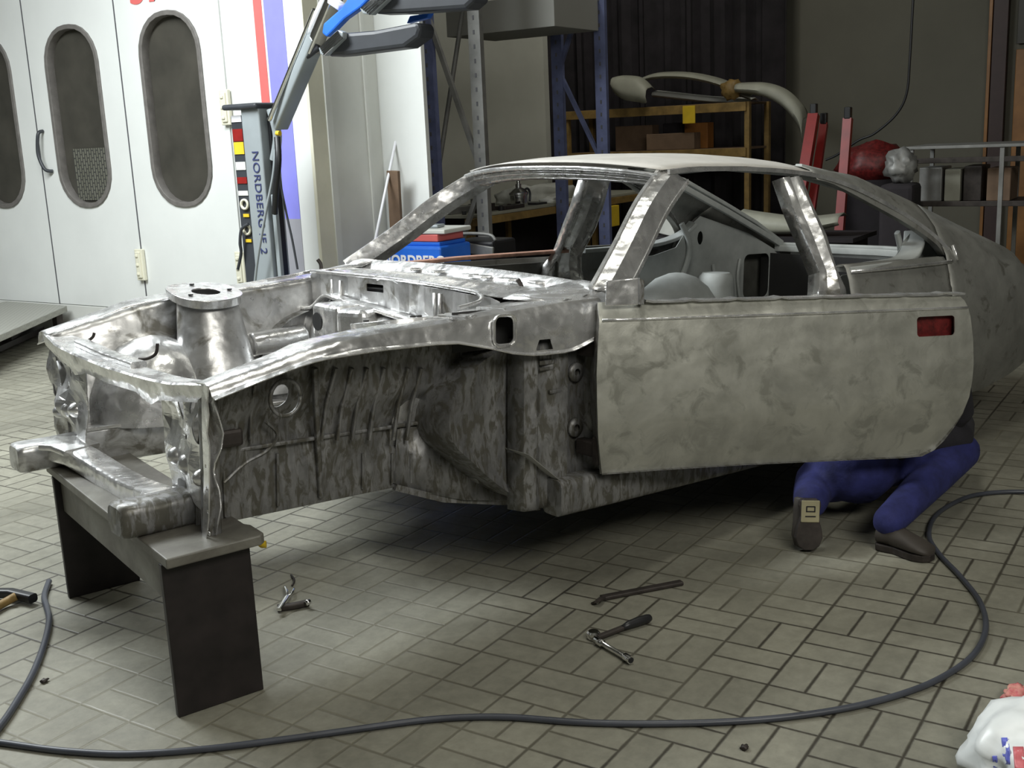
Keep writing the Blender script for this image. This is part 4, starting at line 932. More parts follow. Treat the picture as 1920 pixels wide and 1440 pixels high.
# ================================================================== HOSES
def hosef(name, pts, r, m, label):
    P_ = [FL(x, y, r+.001) for x, y in pts]; o = tube(name, P_, r, m, None, n=10, sm=8); return tag(o, label, 'hose')
hosef('air_hose', [(2050, 935), (1975, 926), (1900, 922), (1830, 928), (1785, 945), (1752, 970), (1742, 1005), (1762, 1040), (1800, 1080), (1838, 1130), (1848, 1180), (1825, 1228), (1770, 1268), (1700, 1298), (1600, 1325), (1480, 1344), (1350, 1354), (1200, 1357), (1080, 1354), (960, 1345), (870, 1345), (780, 1352), (650, 1370), (520, 1388), (380, 1405), (240, 1414), (120, 1408), (20, 1395), (-60, 1383)], .0085, 'hose', 'long dark rubber hose looping across the tiled floor in front of the car body')
hosef('air_hose', [(-140, 1470), (-60, 1430), (0, 1362), (35, 1310), (62, 1262), (82, 1210), (92, 1165), (88, 1140), (83, 1118), (92, 1090)], .010, 'hose', 'short dark hose curving from the far bench leg to the left edge')
g = empty('air_tool', tuple(FL(20, 1128)), 'dark hand tool with a wooden handle lying at the left edge of the floor', 'hand tool')
gi = lambda x, y, z=.02: FL(x, y, z)-FL(20, 1128)
bm = bmesh.new(); sweep(bm, [gi(-30, 1112, .025), gi(20, 1112, .025), gi(62, 1122, .025)], rect(.035, .03, .01)); fin('tool_body', bm, 'black', g, smooth=True, autos=40)
bm = bmesh.new(); sweep(bm, catmull([gi(30, 1118, .03), gi(12, 1128, .02), gi(-20, 1146, .02)], 4), circ(.014, 10)); fin('wooden_handle', bm, 'wood', g, smooth=True)
# ================================================================== TOOLS ON THE FLOOR
pr_ = FL(1113, 1198); rt = empty('ratchet_wrench', tuple(pr_), 'chrome ratchet wrench with extension socket and dark ribbed grip on the tiles', 'ratchet')
rp = lambda x, y, z=.014: FL(x, y, z)-pr_
bm = bmesh.new(); lathe(bm, [(0, 0), (.017, 0), (.020, .005), (.020, .018), (.015, .023), (0, .023)], Matrix.Translation((0, 0, .002)), 22); fin('ratchet_head', bm, 'chrome', rt, smooth=True, autos=40)
bm = bmesh.new(); sweep(bm, [rp(1120, 1195), rp(1150, 1184), rp(1175, 1174)], rect(.018, .012, .004)); fin('ratchet_shaft', bm, 'darkrust', rt, smooth=True, autos=40)
bm = bmesh.new(); sweep(bm, [rp(1168, 1177, .016), rp(1178, 1172, .016), rp(1195, 1166, .016), rp(1214, 1160, .016), rp(1218, 1158, .016)], circ(.0135, 12), scale=[.6, .9, 1.05, 1.0, .8]); fin('grip', bm, 'black', rt, smooth=True)
bm = bmesh.new(); sweep(bm, [rp(1117, 1200), rp(1130, 1207), rp(1132, 1208), rp(1170, 1230)], circ(.0085, 12), scale=[1.3, 1.3, .85, .85]); fin('extension_bar', bm, 'chrome', rt, smooth=True)
bm = bmesh.new(); sweep(bm, [rp(1170, 1230), rp(1172, 1231), rp(1183, 1238)], circ(.0115, 14), scale=[.8, 1, 1]); fin('socket', bm, 'chrome', rt, smooth=True, autos=40)
bm = bmesh.new(); e_ = rp(1183, 1238)+(rp(1183, 1238)-rp(1172, 1231)).normalized()*.0006; sweep(bm, [e_, e_+(rp(1183, 1238)-rp(1172, 1231)).normalized()*.001], circ(.0085, 14)); fin('socket_bore', bm, 'black', rt)
pb_ = FL(1200, 1112); ba = empty('pry_bar', tuple(pb_), 'dark flat pry bar lying on the tiles behind the ratchet wrench', 'pry bar')
bp = lambda x, y, z=.008: FL(x, y, z)-pb_
bm = bmesh.new(); sweep(bm, [bp(1128, 1121), bp(1200, 1107), bp(1278, 1092)], rect(.026, .012, .003)); fin('bar', bm, 'darkrust', ba, smooth=True, autos=40)
bm = bmesh.new(); sweep(bm, catmull([bp(1132, 1120), bp(1122, 1126, .02), bp(1113, 1130, .004)], 3), rect(.018, .008, .002)); fin('hooked_tip', bm, 'darkrust', ba, smooth=True, autos=40)
pc = FL(548, 1135); pp = empty('locking_clamp', tuple(pc), 'small bright and dark locking clamp lying open on the tiles beside the bench', 'clamp')
cp_ = lambda x, y, z=.01: FL(x, y, z)-pc
bm = bmesh.new(); sweep(bm, [cp_(520, 1140, .012), cp_(545, 1137, .012), cp_(565, 1133, .012), cp_(578, 1130, .012)], rect(.022, .02, .006)); fin('dark_jaw', bm, 'darkrust', pp, smooth=True, autos=40)
bm = bmesh.new(); sweep(bm, [cp_(523, 1143, .022), cp_(532, 1130, .022), cp_(540, 1118, .016)], rect(.016, .01, .003)); fin('bright_jaw', bm, 'chrome', pp, smooth=True, autos=40)
for a_, b_ in (((538, 1120), (534, 1100)), ((541, 1118), (551, 1104))):
    bm = bmesh.new(); sweep(bm, catmull([cp_(*a_, .016), cp_((a_[0]+b_[0])/2+2, (a_[1]+b_[1])/2, .02), cp_(*b_, .012)], 4), circ(.005, 8)); fin('handle', bm, 'chrome', pp, smooth=True)
bm = bmesh.new(); sweep(bm, catmull([cp_(548, 1098, .006), cp_(552, 1088, .006), cp_(546, 1078, .006)], 4), circ(.0035, 8)); fin('spring_wire', bm, 'darkrust', pp, smooth=True)
bm = bmesh.new(); sweep(bm, [cp_(574, 1131, .022), cp_(580, 1128, .022)], circ(.009, 12)); fin('end_eye', bm, 'chrome', pp, smooth=True)
for (x, y, lb) in ((1396, 1401, 'tiny dark lump of dirt on the tiles below the hose'), (83, 1276, 'tiny dark nut on the tiles at the left by the short hose')):
    p = FL(x, y, .006); bm = bmesh.new(); bmesh.ops.create_icosphere(bm, subdivisions=2, radius=.009)
    for v in bm.verts: v.co = Vector((v.co.x*1.3, v.co.y, v.co.z*.6))*(1+.3*math.sin(v.co.x*900)); 
    o = fin('dirt_lump', bm, 'darkrust', smooth=True); o.location = p; tag(o, lb, 'debris')
# ================================================================== BAG
pbg = FL(1958, 1462); bag = empty('plastic_bag', (pbg.x, pbg.y, 0), 'white plastic bag with blue and red print in the lower right corner', 'bag')
bm = bmesh.new(); bmesh.ops.create_icosphere(bm, subdivisions=4, radius=1)
for v in bm.verts:
    d = v.co.copy(); nn = mathutils.noise.noise(d*2.1)*.22+mathutils.noise.noise(d*5)*.09+mathutils.noise.noise(d*11)*.03
    d *= (1+nn); v.co = Vector((d.x*.16, d.y*.16, max(0, d.z*.11+.055)))
fin('bag_body', bm, 'bagwhite', bag, smooth=True)
def patch_on(cx, cy, w_, h_, m, nm):
    rows = []
    for i in range(7):
        r = []
        for j in range(7):
            px = cx+(i/6-.5)*w_+(j/6-.5)*w_*.2; py = cy+(j/6-.5)*h_
            d = ray(px, py).normalized(); o_ = CAM; loc = bag.location
            # march onto the bag's lumpy ellipsoid
            t = (o_-Vector((loc.x, loc.y, .055))).length-.35; 
            for _ in range(90):
                q_ = o_+d*t-Vector((loc.x, loc.y, 0)); e = Vector((q_.x/.16, q_.y/.16, (q_.z-.055)/.11)); L_ = e.length
                n_ = e.normalized(); k_ = 1+mathutils.noise.noise(n_*2.1)*.22+mathutils.noise.noise(n_*5)*.09+mathutils.noise.noise(n_*11)*.03
                if L_ < k_+.012: break
                t += .004
            r.append(tuple(q_))
        rows.append(r)
    return sheet(nm, rows, m, bag, th=.001)

patch_on(1886, 1408, 14, 50, 'bagblue', 'blue_print'); patch_on(1866, 1428, 9, 22, 'bagblue', 'blue_print'); patch_on(1911, 1422, 20, 44, 'bagred', 'red_print')
pk = FL(1912, 1306, .02); bm = bmesh.new(); bmesh.ops.create_icosphere(bm, subdivisions=4, radius=1)
for v in bm.verts: v.co = Vector((v.co.x*.045, v.co.y*.035, max(-.02, v.co.z*.022)))*(1+.5*mathutils.noise.noise(v.co*2.3)+.15*mathutils.noise.noise(v.co*7))
def pinkf(nt, b):
    c = ramp(nt, noise(nt, 40, 4), [(.35, (.50, .10, .12)), (.65, (.62, .34, .26))]); nt.links.new(c, b.inputs['Base Color']); b.inputs['Roughness'].default_value = .7
M['pink'] = mat('pink_cloth', pinkf)
o = fin('crumpled_cloth', bm, 'pink', smooth=True); o.location = pk; tag(o, 'small pink crumpled cloth above the plastic bag at the right edge', 'cloth')
# ================================================================== PERSON crouched behind the open door
def skinmesh(name, verts, edges, rad, m, parent, sub=2, root=0):
    me = bpy.data.meshes.new(name); me.from_pydata([tuple(v) for v in verts], edges, []); me.update()
    o = bpy.data.objects.new(name, me); C.objects.link(o); o.parent = parent
    s = o.modifiers.new('skin', 'SKIN'); s.use_smooth_shade = True
    sv = me.skin_vertices[0].data if me.skin_vertices else None
    if sv is None:
        me.attributes; bpy.context.view_layer.objects.active = o; 
    for i, r in enumerate(rad):
        rr = r if isinstance(r, tuple) else (r, r); me.skin_vertices[0].data[i].radius = rr
    for i in range(len(verts)): me.skin_vertices[0].data[i].use_root = (i == root)
    if sub:
        u_ = o.modifiers.new('sub', 'SUBSURF'); u_.levels = sub; u_.render_levels = sub
    bpy.context.view_layer.update(); dg = bpy.context.evaluated_depsgraph_get(); new = bpy.data.meshes.new_from_object(o.evaluated_get(dg))
    o.modifiers.clear(); o.data = new; new.materials.clear(); new.materials.append(M[m]); new.polygons.foreach_set('use_smooth', [True]*len(new.polygons))
    return o
OR = Matrix.Rotation(-TY, 4, 'Z')       # car heading
def blobmesh(name, chains, m, parent, vox=.012, smooth=8):
    """limbs as tapered tubes with round joints, fused into one closed surface"""
    bm = bmesh.new()
    for ch_ in chains:
        for (a, ra_), (b, rb_) in zip(ch_, ch_[1:]):
            n = max(2, int((b-a).length/(min(ra_, rb_)*.35)))
            for k in range(n+1):
                t = k/n; r = bmesh.ops.create_icosphere(bm, subdivisions=2, radius=ra_+(rb_-ra_)*t)
                bmesh.ops.translate(bm, vec=a.lerp(b, t), verts=r['verts'])
    me = bpy.data.meshes.new(name); bm.to_mesh(me); bm.free(); o = bpy.data.objects.new(name, me); C.objects.link(o); o.parent = parent
    r = o.modifiers.new('fuse', 'REMESH'); r.mode = 'VOXEL'; r.voxel_size = vox
    s = o.modifiers.new('smooth', 'SMOOTH'); s.factor = .5; s.iterations = smooth
    bpy.context.view_layer.update(); dg = bpy.context.evaluated_depsgraph_get(); new = bpy.data.meshes.new_from_object(o.evaluated_get(dg))
    o.modifiers.clear(); o.data = new; new.materials.clear(); new.materials.append(M[m]); new.polygons.foreach_set('use_smooth', [True]*len(new.polygons)); return o
def oy(px, py, y):                      # point on the vertical plane y = const of the car heading
    n = OR.to_3x3() @ Vector((0, 1, 0)); d = ray(px, py); return CAM + d*((y-n.dot(CAM))/n.dot(d))
pel = oy(1612, 872, -1.02)
man = empty('person', (pel.x, pel.y, 0), 'person in blue work trousers and dark jacket crouching behind the open door', 'person')
off = Vector((pel.x, pel.y, 0)); X_ = OR.to_3x3() @ Vector((1, 0, 0)); Y_ = OR.to_3x3() @ Vector((0, 1, 0)); Z_ = Vector((0, 0, 1))
L = lambda p: p-off
hipL = pel - X_*.08; hipR = pel + X_*.09
ankL = oy(1519, 942, -1.05); kneeL = ankL + Y_*.10 + X_*.05; kneeL = oy(1528, 925, -.86); kneeL.z = .12
kneeR = oy(1800, 846, -1.12); hr = FL(1652, 1017, .02); tr = FL(1742, 1041, .02); ankR = hr.lerp(tr, .15); ankR.z = .115
ch = pel + X_*.20 + Z_*.20; sh = pel + X_*.32 + Z_*.28; nk = sh + X_*.07 + Z_*.03; hd = nk + X_*.09 + Z_*.01 + Y_*.02
shL = sh + Y_*.10 - X_*.08; shR = sh + X_*.06 - Y_*.12; elL = shL + X_*.10 - Z_*.16; wrL = elL + X_*.06 + Y_*.03 - Z_*.16; elR = shR + X_*.08 - Z_*.14 ; wrR = elR + X_*.02 + Y_*.10 - Z_*.14
J = lambda p, r: (L(p), r)
legL = [J(pel, .12), J(hipL, .095), J(hipL.lerp(kneeL, .55), .085), J(kneeL, .06), J(kneeL.lerp(ankL, .5), .055), J(ankL, .038)]
legR = [J(pel, .12), J(hipR, .095), J(hipR.lerp(kneeR, .5), .082), J(kneeR, .058), J(kneeR.lerp(ankR, .35), .055), J(ankR, .036)]
torso = [J(pel, .12), J(pel.lerp(ch, .5), .115), J(ch, .13), J(sh, .10), J(nk, .055), J(hd, .06)]
armL = [J(sh, .09), J(shL, .06), J(elL, .043), J(wrL, .028)]; armR = [J(sh, .09), J(shR, .06), J(elR, .043), J(wrR, .028)]
body = blobmesh('body', [legL, legR, torso, armL, armR], 'skinp', man)
fat = lambda ch_, k, n=None: [(p, r+k) for p, r in ch_[:n]]
tL_ = fat(legL, .018); tL_[-1] = (tL_[-2][0].lerp(tL_[-1][0], .92), .062); tR_ = fat(legR, .02); tR_[-1] = (tR_[-1][0]-Vector((0, 0, .012)), .056)
blobmesh('trousers', [tL_, tR_, [(L(pel), .14), (L(pel+Z_*.04), .135)], [J(hipL-Z_*.02, .10), J(pel-Z_*.05, .10), J(hipR, .10)]], 'bluecloth', man, smooth=5)
blobmesh('jacket', [fat(torso, .03, 4)[1:], fat(armL, .02)[:-1]+[(armL[-1][0], .036)], fat(armR, .02)[:-1]+[(armR[-1][0], .036)]], 'jacket', man, smooth=5)
# jacket skirt over the right thigh
blobmesh('jacket_hem', [[J(pel+X_*.05+Z_*.12, .12), J((pel+kneeR)/2+Z_*.09, .10), J(kneeR+Z_*.06-X_*.03, .065), J(oy(1802, 795, -1.04), .055)]], 'jacket', man)
# head with face looking up under the sill
hm = Matrix.Translation(L(hd+X_*.05)) @ OR.to_4x4() @ Euler((math.radians(-25), 0, math.radians(-50))).to_matrix().to_4x4()
bm = bmesh.new(); bmesh.ops.create_uvsphere(bm, u_segments=20, v_segments=14, radius=.1)
for v in bm.verts:
    v.co.z *= 1.2; v.co.x *= .82
    if v.co.y > .07 and abs(v.co.x) < .025 and abs(v.co.z+.01) < .03: v.co.y += .02
    if v.co.z < -.06: v.co.x *= .8
bmesh.ops.transform(bm, matrix=hm, verts=bm.verts); fin('head', bm, 'skinp', man, smooth=True)
bm = bmesh.new(); bmesh.ops.create_uvsphere(bm, u_segments=20, v_segments=14, radius=.106)
bmesh.ops.delete(bm, geom=[f for f in bm.faces if f.calc_center_median().y > .045 and f.calc_center_median().z < .05], context='FACES')
for v in bm.verts: v.co.z *= 1.2; v.co.x *= .84
bmesh.ops.transform(bm, matrix=hm, verts=bm.verts); fin('hair', bm, 'hair', man, smooth=True)
for w_, e_ in ((wrL, elL), (wrR, elR)):
    d_ = (w_-e_).normalized(); c_ = L(w_+d_*.05); vs = [L(w_), c_]; es = [(0, 1)]; rs = [.026, (.036, .018)]
    sd = d_.cross(Z_).normalized()
    for k, ln in enumerate((.075, .085, .08, .065)):
        b_ = c_+sd*(.03-.02*k)+d_*.02; i0 = len(vs); vs += [b_, b_+d_*ln*.55, b_+d_*ln*.9-Z_*.02]; es += [(1, i0), (i0, i0+1), (i0+1, i0+2)]; rs += [.009, .008, .007]
    i0 = len(vs); vs += [c_-d_*.02+sd*.04, c_+d_*.015+sd*.065]; es += [(1, i0), (i0, i0+1)]; rs += [.011, .009]
    skinmesh('hand', vs, es, rs, 'skinp', man, sub=1)
# shoes
def shoe(heel, toe, upd, nm='shoe'):
    heel, toe = L(heel), L(toe); d_ = (toe-heel).normalized(); n_ = (upd-d_*upd.dot(d_)).normalized(); s_ = d_.cross(n_)
    Ls = (toe-heel).length
    st = [(-.03, .034, .06), (.0, .041, .075), (.25, .041, .085), (.5, .045, .062), (.78, .051, .045), (1.0, .041, .03), (1.06, .02, .014)]
    rings = []; bm = bmesh.new()
    for t, w_, h_ in st:
        c_ = heel+d_*(Ls*t); rings.append([bm.verts.new(c_+s_*(w_*math.cos(a))+n_*(h_*.5+h_*.5*math.sin(a))) for a in [2*math.pi*i/14 for i in range(14)]])
    for a, b in zip(rings, rings[1:]):
        for i in range(14): bm.faces.new((a[i], a[(i+1) % 14], b[(i+1) % 14], b[i]))
    bm.faces.new(rings[0]); bm.faces.new(rings[-1][::-1]); o = fin(nm, bm, 'shoe', man, smooth=True, autos=60)
    bm = bmesh.new(); lo = []; hi = []
    for t, w_ in ((-.05, .022), (0, .035), (.1, .038), (.35, .030), (.6, .042), (.8, .047), (.98, .036), (1.07, .015)):
        c_ = heel+d_*(Ls*t); lo.append((c_+s_*w_, c_-s_*w_))
    a = [bm.verts.new(p[0]-n_*.018) for p in lo]+[bm.verts.new(p[1]-n_*.018) for p in lo][::-1]; b = [bm.verts.new(p[0]+n_*.006) for p in lo]+[bm.verts.new(p[1]+n_*.006) for p in lo][::-1]; n = len(a)
    for i in range(n): bm.faces.new((a[i], a[(i+1) % n], b[(i+1) % n], b[i]))
    bm.faces.new(a); bm.faces.new(b[::-1]); fin('shoe_sole', bm, 'darkrust', o, bev=.003)
    return o, heel, d_, n_, s_, Ls
hL = oy(1517, 938, -1.075); tL = FL(1514, 1024, .02)
o, h_, d_, n_, s_, Ls = shoe(hL, tL, Vector((fwd.x, fwd.y, .15)))
bm = bmesh.new(); box(bm, (0, 0, 0), (1, 1, 1)); hp_ = Matrix((( s_.x, d_.x, n_.x, 0), (s_.y, d_.y, n_.y, 0), (s_.z, d_.z, n_.z, 0), (0, 0, 0, 1)))
bmesh.ops.transform(bm, matrix=Matrix.Translation(h_+d_*.035-n_*.020) @ hp_ @ Matrix.Diagonal((.062, .075, .006, 1)), verts=bm.verts); fin('heel_pad', bm, 'sole', o, bev=.002)
for (a_, b_, sx_, sy_) in ((0, .035, .028, .004), (0, .018, .028, .004), (-.014, .027, .004, .02), (.014, .027, .004, .02), (0, .052, .036, .004)):
    bm = bmesh.new(); box(bm, (0, 0, 0), (1, 1, 1)); bmesh.ops.transform(bm, matrix=Matrix.Translation(h_+s_*a_+d_*b_-n_*.0235) @ hp_ @ Matrix.Diagonal((sx_, sy_, .002, 1)), verts=bm.verts); fin('tread_mark', bm, 'black', o)
shoe(hr, tr, Z_)
# ================================================================== RACKS, TABLE AND STORED THINGS BEHIND
def racking(name, u, vA, vB, h, label, mA='rack', zs=(.15, .95, 1.75, 2.55), flip=False):
    r = empty(name, (u, vA, 0), label, 'storage rack', 'blue pallet rack uprights behind the car body')
    for k, v in enumerate((vA, vB)):
        bm = bmesh.new(); sweep(bm, [(0, v-vA, 0), (0, v-vA, h)], [(-.05, -.035), (.05, -.035), (.05, -.02), (.035, -.02), (.035, .035), (-.035, .035), (-.035, -.02), (-.05, -.02)])
        o = fin('post', bm, 'rack' if not (k == 0 and mA != 'rack') else mA, r)
        for j in range(int(h/.10)):
            b2 = bmesh.new(); box(b2, (-.0505-.0+.014, v-vA+.0, .08+j*.10), (.004, .014, .03)); 
            if j < 26:
                q_ = fin('slot', b2, 'seam', o)
            else: b2.free()
    for j, (a, b) in enumerate(zip(zs, zs[1:])):
        y0, y1 = (0, vB-vA) if (j % 2) == flip else (vB-vA, 0)
        bm = bmesh.new(); sweep(bm, [(.0, y0, a), (.0, y1, b)], rect(.035, .03)); fin('brace', bm, 'rackgrey' if u < 6 else 'rack', r)
    return r
v905 = RW(905, 300, 0, 5.2).y; v815 = RW(816, 300, 0, 5.2).y
racking('rack_upright', 5.2, v905, v815, 4.2, 'blue grey rack upright frame nearest the white pier', 'rackgrey', (.25, 1.15, 2.35, 3.5), flip=True)
v1130 = RW(1131, 200, 0, 6.6).y; v1045 = RW(1050, 200, 0, 6.6).y
racking('rack_upright', 6.6, v1130, v1045, 4.2, 'blue rack upright frame in front of the shelf with curved white panels', 'rack', (.4, 1.15, 1.95, 2.9), flip=True)
p = RW(868, 20, 1, v815+.25); bl = tube('leaning_pipe', [RW(880, -60, 0, 5.45), RW(822, 320, 0, 5.45)], .018, 'rackgrey', None, sm=0); tag(bl, 'thin grey pipe crossing behind the front rack upright', 'pipe')
# pallet board overhead between the rack uprights
o = quad = None
bm = bmesh.new(); box(bm, (6.2, RW(1040, 30, 0, 6.2).y+.3, RW(1040, 58, 0, 6.2).z+.12), (.7, 1.0, .24)); o = fin('shelf_board', bm, 'wallgrey', bev=.004); tag(o, 'thick beige board lying high up across the rack uprights', 'board')
# work table
tz = .86; tv = 2.08
tb = empty('work_table', (5.3, tv, 0), 'long cluttered work table with yellow painted front edge behind the car body', 'table')
bm = bmesh.new(); box(bm, (1.6, .36, tz-.012), (3.15, .72, .024)); fin('table_top', bm, 'panelbeige', tb, bev=.003)
bm = bmesh.new(); box(bm, (1.6, -.012, tz-.055), (3.15, .024, .06)); fin('front_edge', bm, 'wood', tb, bev=.003)
for x in (.06, 1.6, 3.1):
    for y in (.03, .69):
        bm = bmesh.new(); box(bm, (x, y, (tz-.03)/2), (.06, .06, tz-.03)); fin('leg', bm, 'wood', tb, bev=.003)
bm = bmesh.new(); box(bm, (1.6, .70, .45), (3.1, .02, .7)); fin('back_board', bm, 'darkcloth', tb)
def on_table(px, py): return RW(px, py, 2, tz+.001)
sp = on_table(975, 377); sp = Vector((6.15, 2.22, tz+.001)); sp.x = RW(973, 375, 1, 2.22).x
sg_ = empty('spray_gun_cup', tuple(sp), 'shiny steel spray gun cup standing among clutter on the work table', 'spray gun cup')
bm = bmesh.new(); lathe(bm, [(0, 0), (.055, 0), (.06, .01), (.06, .075), (.066, .08), (.066, .092), (.04, .115), (.02, .125), (.02, .15), (0, .15)], Matrix.Scale(1.25, 4), 24); fin('cup', bm, 'chrome', sg_, smooth=True, autos=40)
bm = bmesh.new(); lathe(bm, [(.012, .18), (.016, .2), (.012, .22), (0, .22)], Matrix(), 14); fin('lid_knob', bm, 'chrome', sg_, smooth=True)
bm = bmesh.new(); sweep(bm, catmull([(.07, 0, .12), (.14, 0, .14), (.18, 0, .10), (.17, 0, .03)], 4), circ(.010, 8)); fin('handle', bm, 'irdark', sg_, smooth=True)
random.seed(3)
cl = [('socket_case', 'grey tool case lying open at the near end of the work table', 5.55, .30, (.34, .2, .05), 'rackgrey'), ('metal_bracket', 'rusty metal bracket on the work table beside the grey tool case', 5.75, .12, (.16, .08, .06), 'darkrust'),
      ('paint_tin', 'short dull tin left of the spray gun cup', 5.92, .30, (.1, .1, .09), 'rackgrey'), ('parts_tray', 'flat tray of small dark parts in front of the spray gun cup', 6.0, .06, (.3, .12, .03), 'darkrust'),
      ('folded_sheet', 'pale folded plastic sheet behind the spray gun cup on the table', 6.9, .36, (.9, .3, .12), 'paper'), ('grinder_disc', 'dark grinding disc lying right of the spray gun cup', 6.5, .12, (.16, .16, .015), 'black'), ('rag', 'crumpled grey rag near the middle of the table edge', 6.75, .08, (.3, .12, .04), 'boothgrey')]
for nm, lb, x, y, s, m in cl:
    bm = bmesh.new(); bmesh.ops.create_cube(bm, size=1); bmesh.ops.subdivide_edges(bm, edges=bm.edges[:], cuts=5, use_grid_fill=True)
    for v in bm.verts:
        k_ = mathutils.noise.noise(v.co*3+Vector((x, 0, 0)))*.35 if nm in ('folded_sheet', 'rag') else 0
        v.co = Vector((v.co.x*s[0]*(1+k_*.3), v.co.y*s[1]*(1+k_*.3), max(0, (v.co.z+.5)*s[2]*(1+k_*1.4))))
    o = fin(nm, bm, m, smooth=nm in ('folded_sheet', 'rag'), bev=0 if nm in ('folded_sheet', 'rag') else .004); o.location = (x, tv+y+.02, tz+.001); tag(o, lb, nm.replace('_', ' '))
# many small parts at the near end of the table
for k in range(14):
    x = 5.4+random.random()*.62; y = tv+.03+random.random()*.10+(.4 if k % 2 else 0)
    bm = bmesh.new(); 
    if k % 3: box(bm, (0, 0, .014), (.05+random.random()*.05, .03, .028), Matrix.Rotation(random.random()*3, 3, 'Z'))
    else: lathe(bm, [(0, 0), (.02, 0), (.022, .03), (.012, .04), (0, .04)], Matrix(), 12)
    o = fin('small_part', bm, ('darkrust', 'rackgrey', 'black', 'chrome')[k % 4], bev=.002); o.location = (x, y, tz+.0015); tag(o, 'small loose metal part in the clutter at the near end of the work table', 'small part', 'small metal parts on the work table')
bxc = RW(1146, 405, 1, 2.04)
bm = bmesh.new(); box(bm, (0, 0, 0), (.20, .05, .19)); o = fin('yellow_box', bm, 'yellow', bev=.006); o.location = bxc; o.location.y = 2.03; tag(o, 'bright yellow box hanging on the front of the work table', 'box')
# blue cabinet with lettering, stacked boxes
cu0 = 4.17; ca = RW(722, 500, 0, cu0); cbx = RW(830, 500, 0, cu0); ctop = RW(800, 462, 0, cu0).z
cab = empty('service_cabinet', (cu0, (ca.y+cbx.y)/2, 0), 'bright blue lettered cabinet carrying flat boxes behind the windshield opening', 'cabinet')
W2 = abs(ca.y-cbx.y)
cab.location.x = cu0+.184
bm = bmesh.new(); box(bm, (0, 0, ctop/2), (.36, W2*.94, ctop)); fin('cabinet_body', bm, 'blueplastic', cab, bev=.02, seg=3)
bm = bmesh.new(); box(bm, (.0, 0, ctop+.012), (.30, W2*.84, .024)); fin('cabinet_lid', bm, 'blueplastic', cab, bev=.006)
stext('lettering', 'NORDBERG', .094, Matrix.Translation((-.184, .0, ctop-.10)) @ Matrix(((0, 0, -1, 0), (-1, 0, 0, 0), (0, 1, 0, 0), (0, 0, 0, 1))), 'white', cab, sx=1.0, bold=.003, sp=1.05)
def stackbox(nm, lb, cat, z0, s, m, dx=0, dy=0, rz=0):
    bm = bmesh.new(); box(bm, (0, 0, s[2]/2), s, Matrix.Rotation(rz, 3, 'Z')); o = fin(nm, bm, m, bev=.008); o.location = (cab.location.x+dx, cab.location.y+dy, z0); return tag(o, lb, cat)
z = ctop+.026
stackbox('red_box', 'flat red box lying on top of the blue cabinet', 'box', z, (.30, W2*.74, .05), 'stripe_red', .0, -.01)
stackbox('beige_board', 'beige slab lying on the red box over the blue cabinet', 'board', z+.052, (.34, W2*.86, .03), 'boothgrey', .01, -.03, .05)
stackbox('sanding_block', 'small grey sanding block on the beige slab', 'block', z+.084, (.12, .2, .02), 'irgrey', -.02, -.02, .2)
cs = empty('tool_case', (4.74, RW(878, 470, 0, 4.58).y-.02, 0), 'grey framed dark tool case standing right of the blue cabinet', 'case')
zt = RW(866, 452, 0, 4.58).z
bm = bmesh.new(); box(bm, (0, 0, zt/2), (.3, .36, zt)); fin('case_body', bm, 'black', cs, bev=.02)
bm = bmesh.new(); box(bm, (-.16, 0, zt-.05), (.02, .38, .07), Matrix.Rotation(.12, 3, 'X')); fin('case_rim', bm, 'rackgrey', cs, bev=.006)
bm = bmesh.new(); sweep(bm, catmull([(-.1, .17, zt-.1), (-.1, .17, zt+.02), (-.1, .08, zt+.045), (-.1, -.12, zt+.04), (-.1, -.17, zt)], 4), circ(.012, 8)); fin('handle', bm, 'rackgrey', cs, smooth=True)
# upper shelf with body panels and bumpers
SU = 8.75
def SP(px, py, u=SU): return RW(px, py, 0, u)
a = SP(1060, 187); b = SP(1400, 212)
sh_ = empty('parts_shelf', (SU, a.y, 0), 'tall orange beamed parts shelf with curved panels on top', 'shelf')
def sl(p): return Vector(p)-Vector((SU, a.y, 0))
ztop = (SP(1130, 192).z+SP(1390, 205).z)/2
for z_, mm in ((ztop, 'wood'), (SP(1230, 282).z, 'wood')):
    bm = bmesh.new(); box(bm, sl((SU+.3, (a.y+b.y)/2, z_-.01)), (.6, abs(a.y-b.y), .02)); fin('shelf_board', bm, 'cardboard', sh_, bev=.003)
    bm = bmesh.new(); box(bm, sl((SU-.012, (a.y+b.y)/2, z_-.045)), (.024, abs(a.y-b.y), .085)); fin('shelf_beam', bm, mm, sh_, bev=.003)
for y in (a.y, b.y):
    for x in (0.03, .57):
        bm = bmesh.new(); box(bm, sl((SU+x, y, ztop/2)), (.06, .05, ztop)); fin('post', bm, 'wood', sh_, bev=.003)
for k, (px0, px1, py0, m, lb) in enumerate(((1135, 1205, 238, 'cardboard', 'left brown box on the lower shelf under the white panels'), (1225, 1262, 232, 'darkcloth', 'dark box in the middle of the lower shelf'), (1266, 1310, 232, 'orange', 'orange brown box on the lower shelf right of the dark box'), (1210, 1300, 252, 'cardboard', 'wide low cardboard box at the front of the lower shelf'))):
    p0_ = SP(px0, py0); p1_ = SP(px1, py0); zb = SP(1230, 282).z+.001
    bm = bmesh.new(); xx = SU+.10+.2*(k < 3); box(bm, (0, 0, (p0_.z-zb)/2), (.16, abs(p0_.y-p1_.y), p0_.z-zb)); o = fin('storage_box', bm, m, bev=.005); o.location = (xx, (p0_.y+p1_.y)/2, zb); tag(o, lb, 'box')
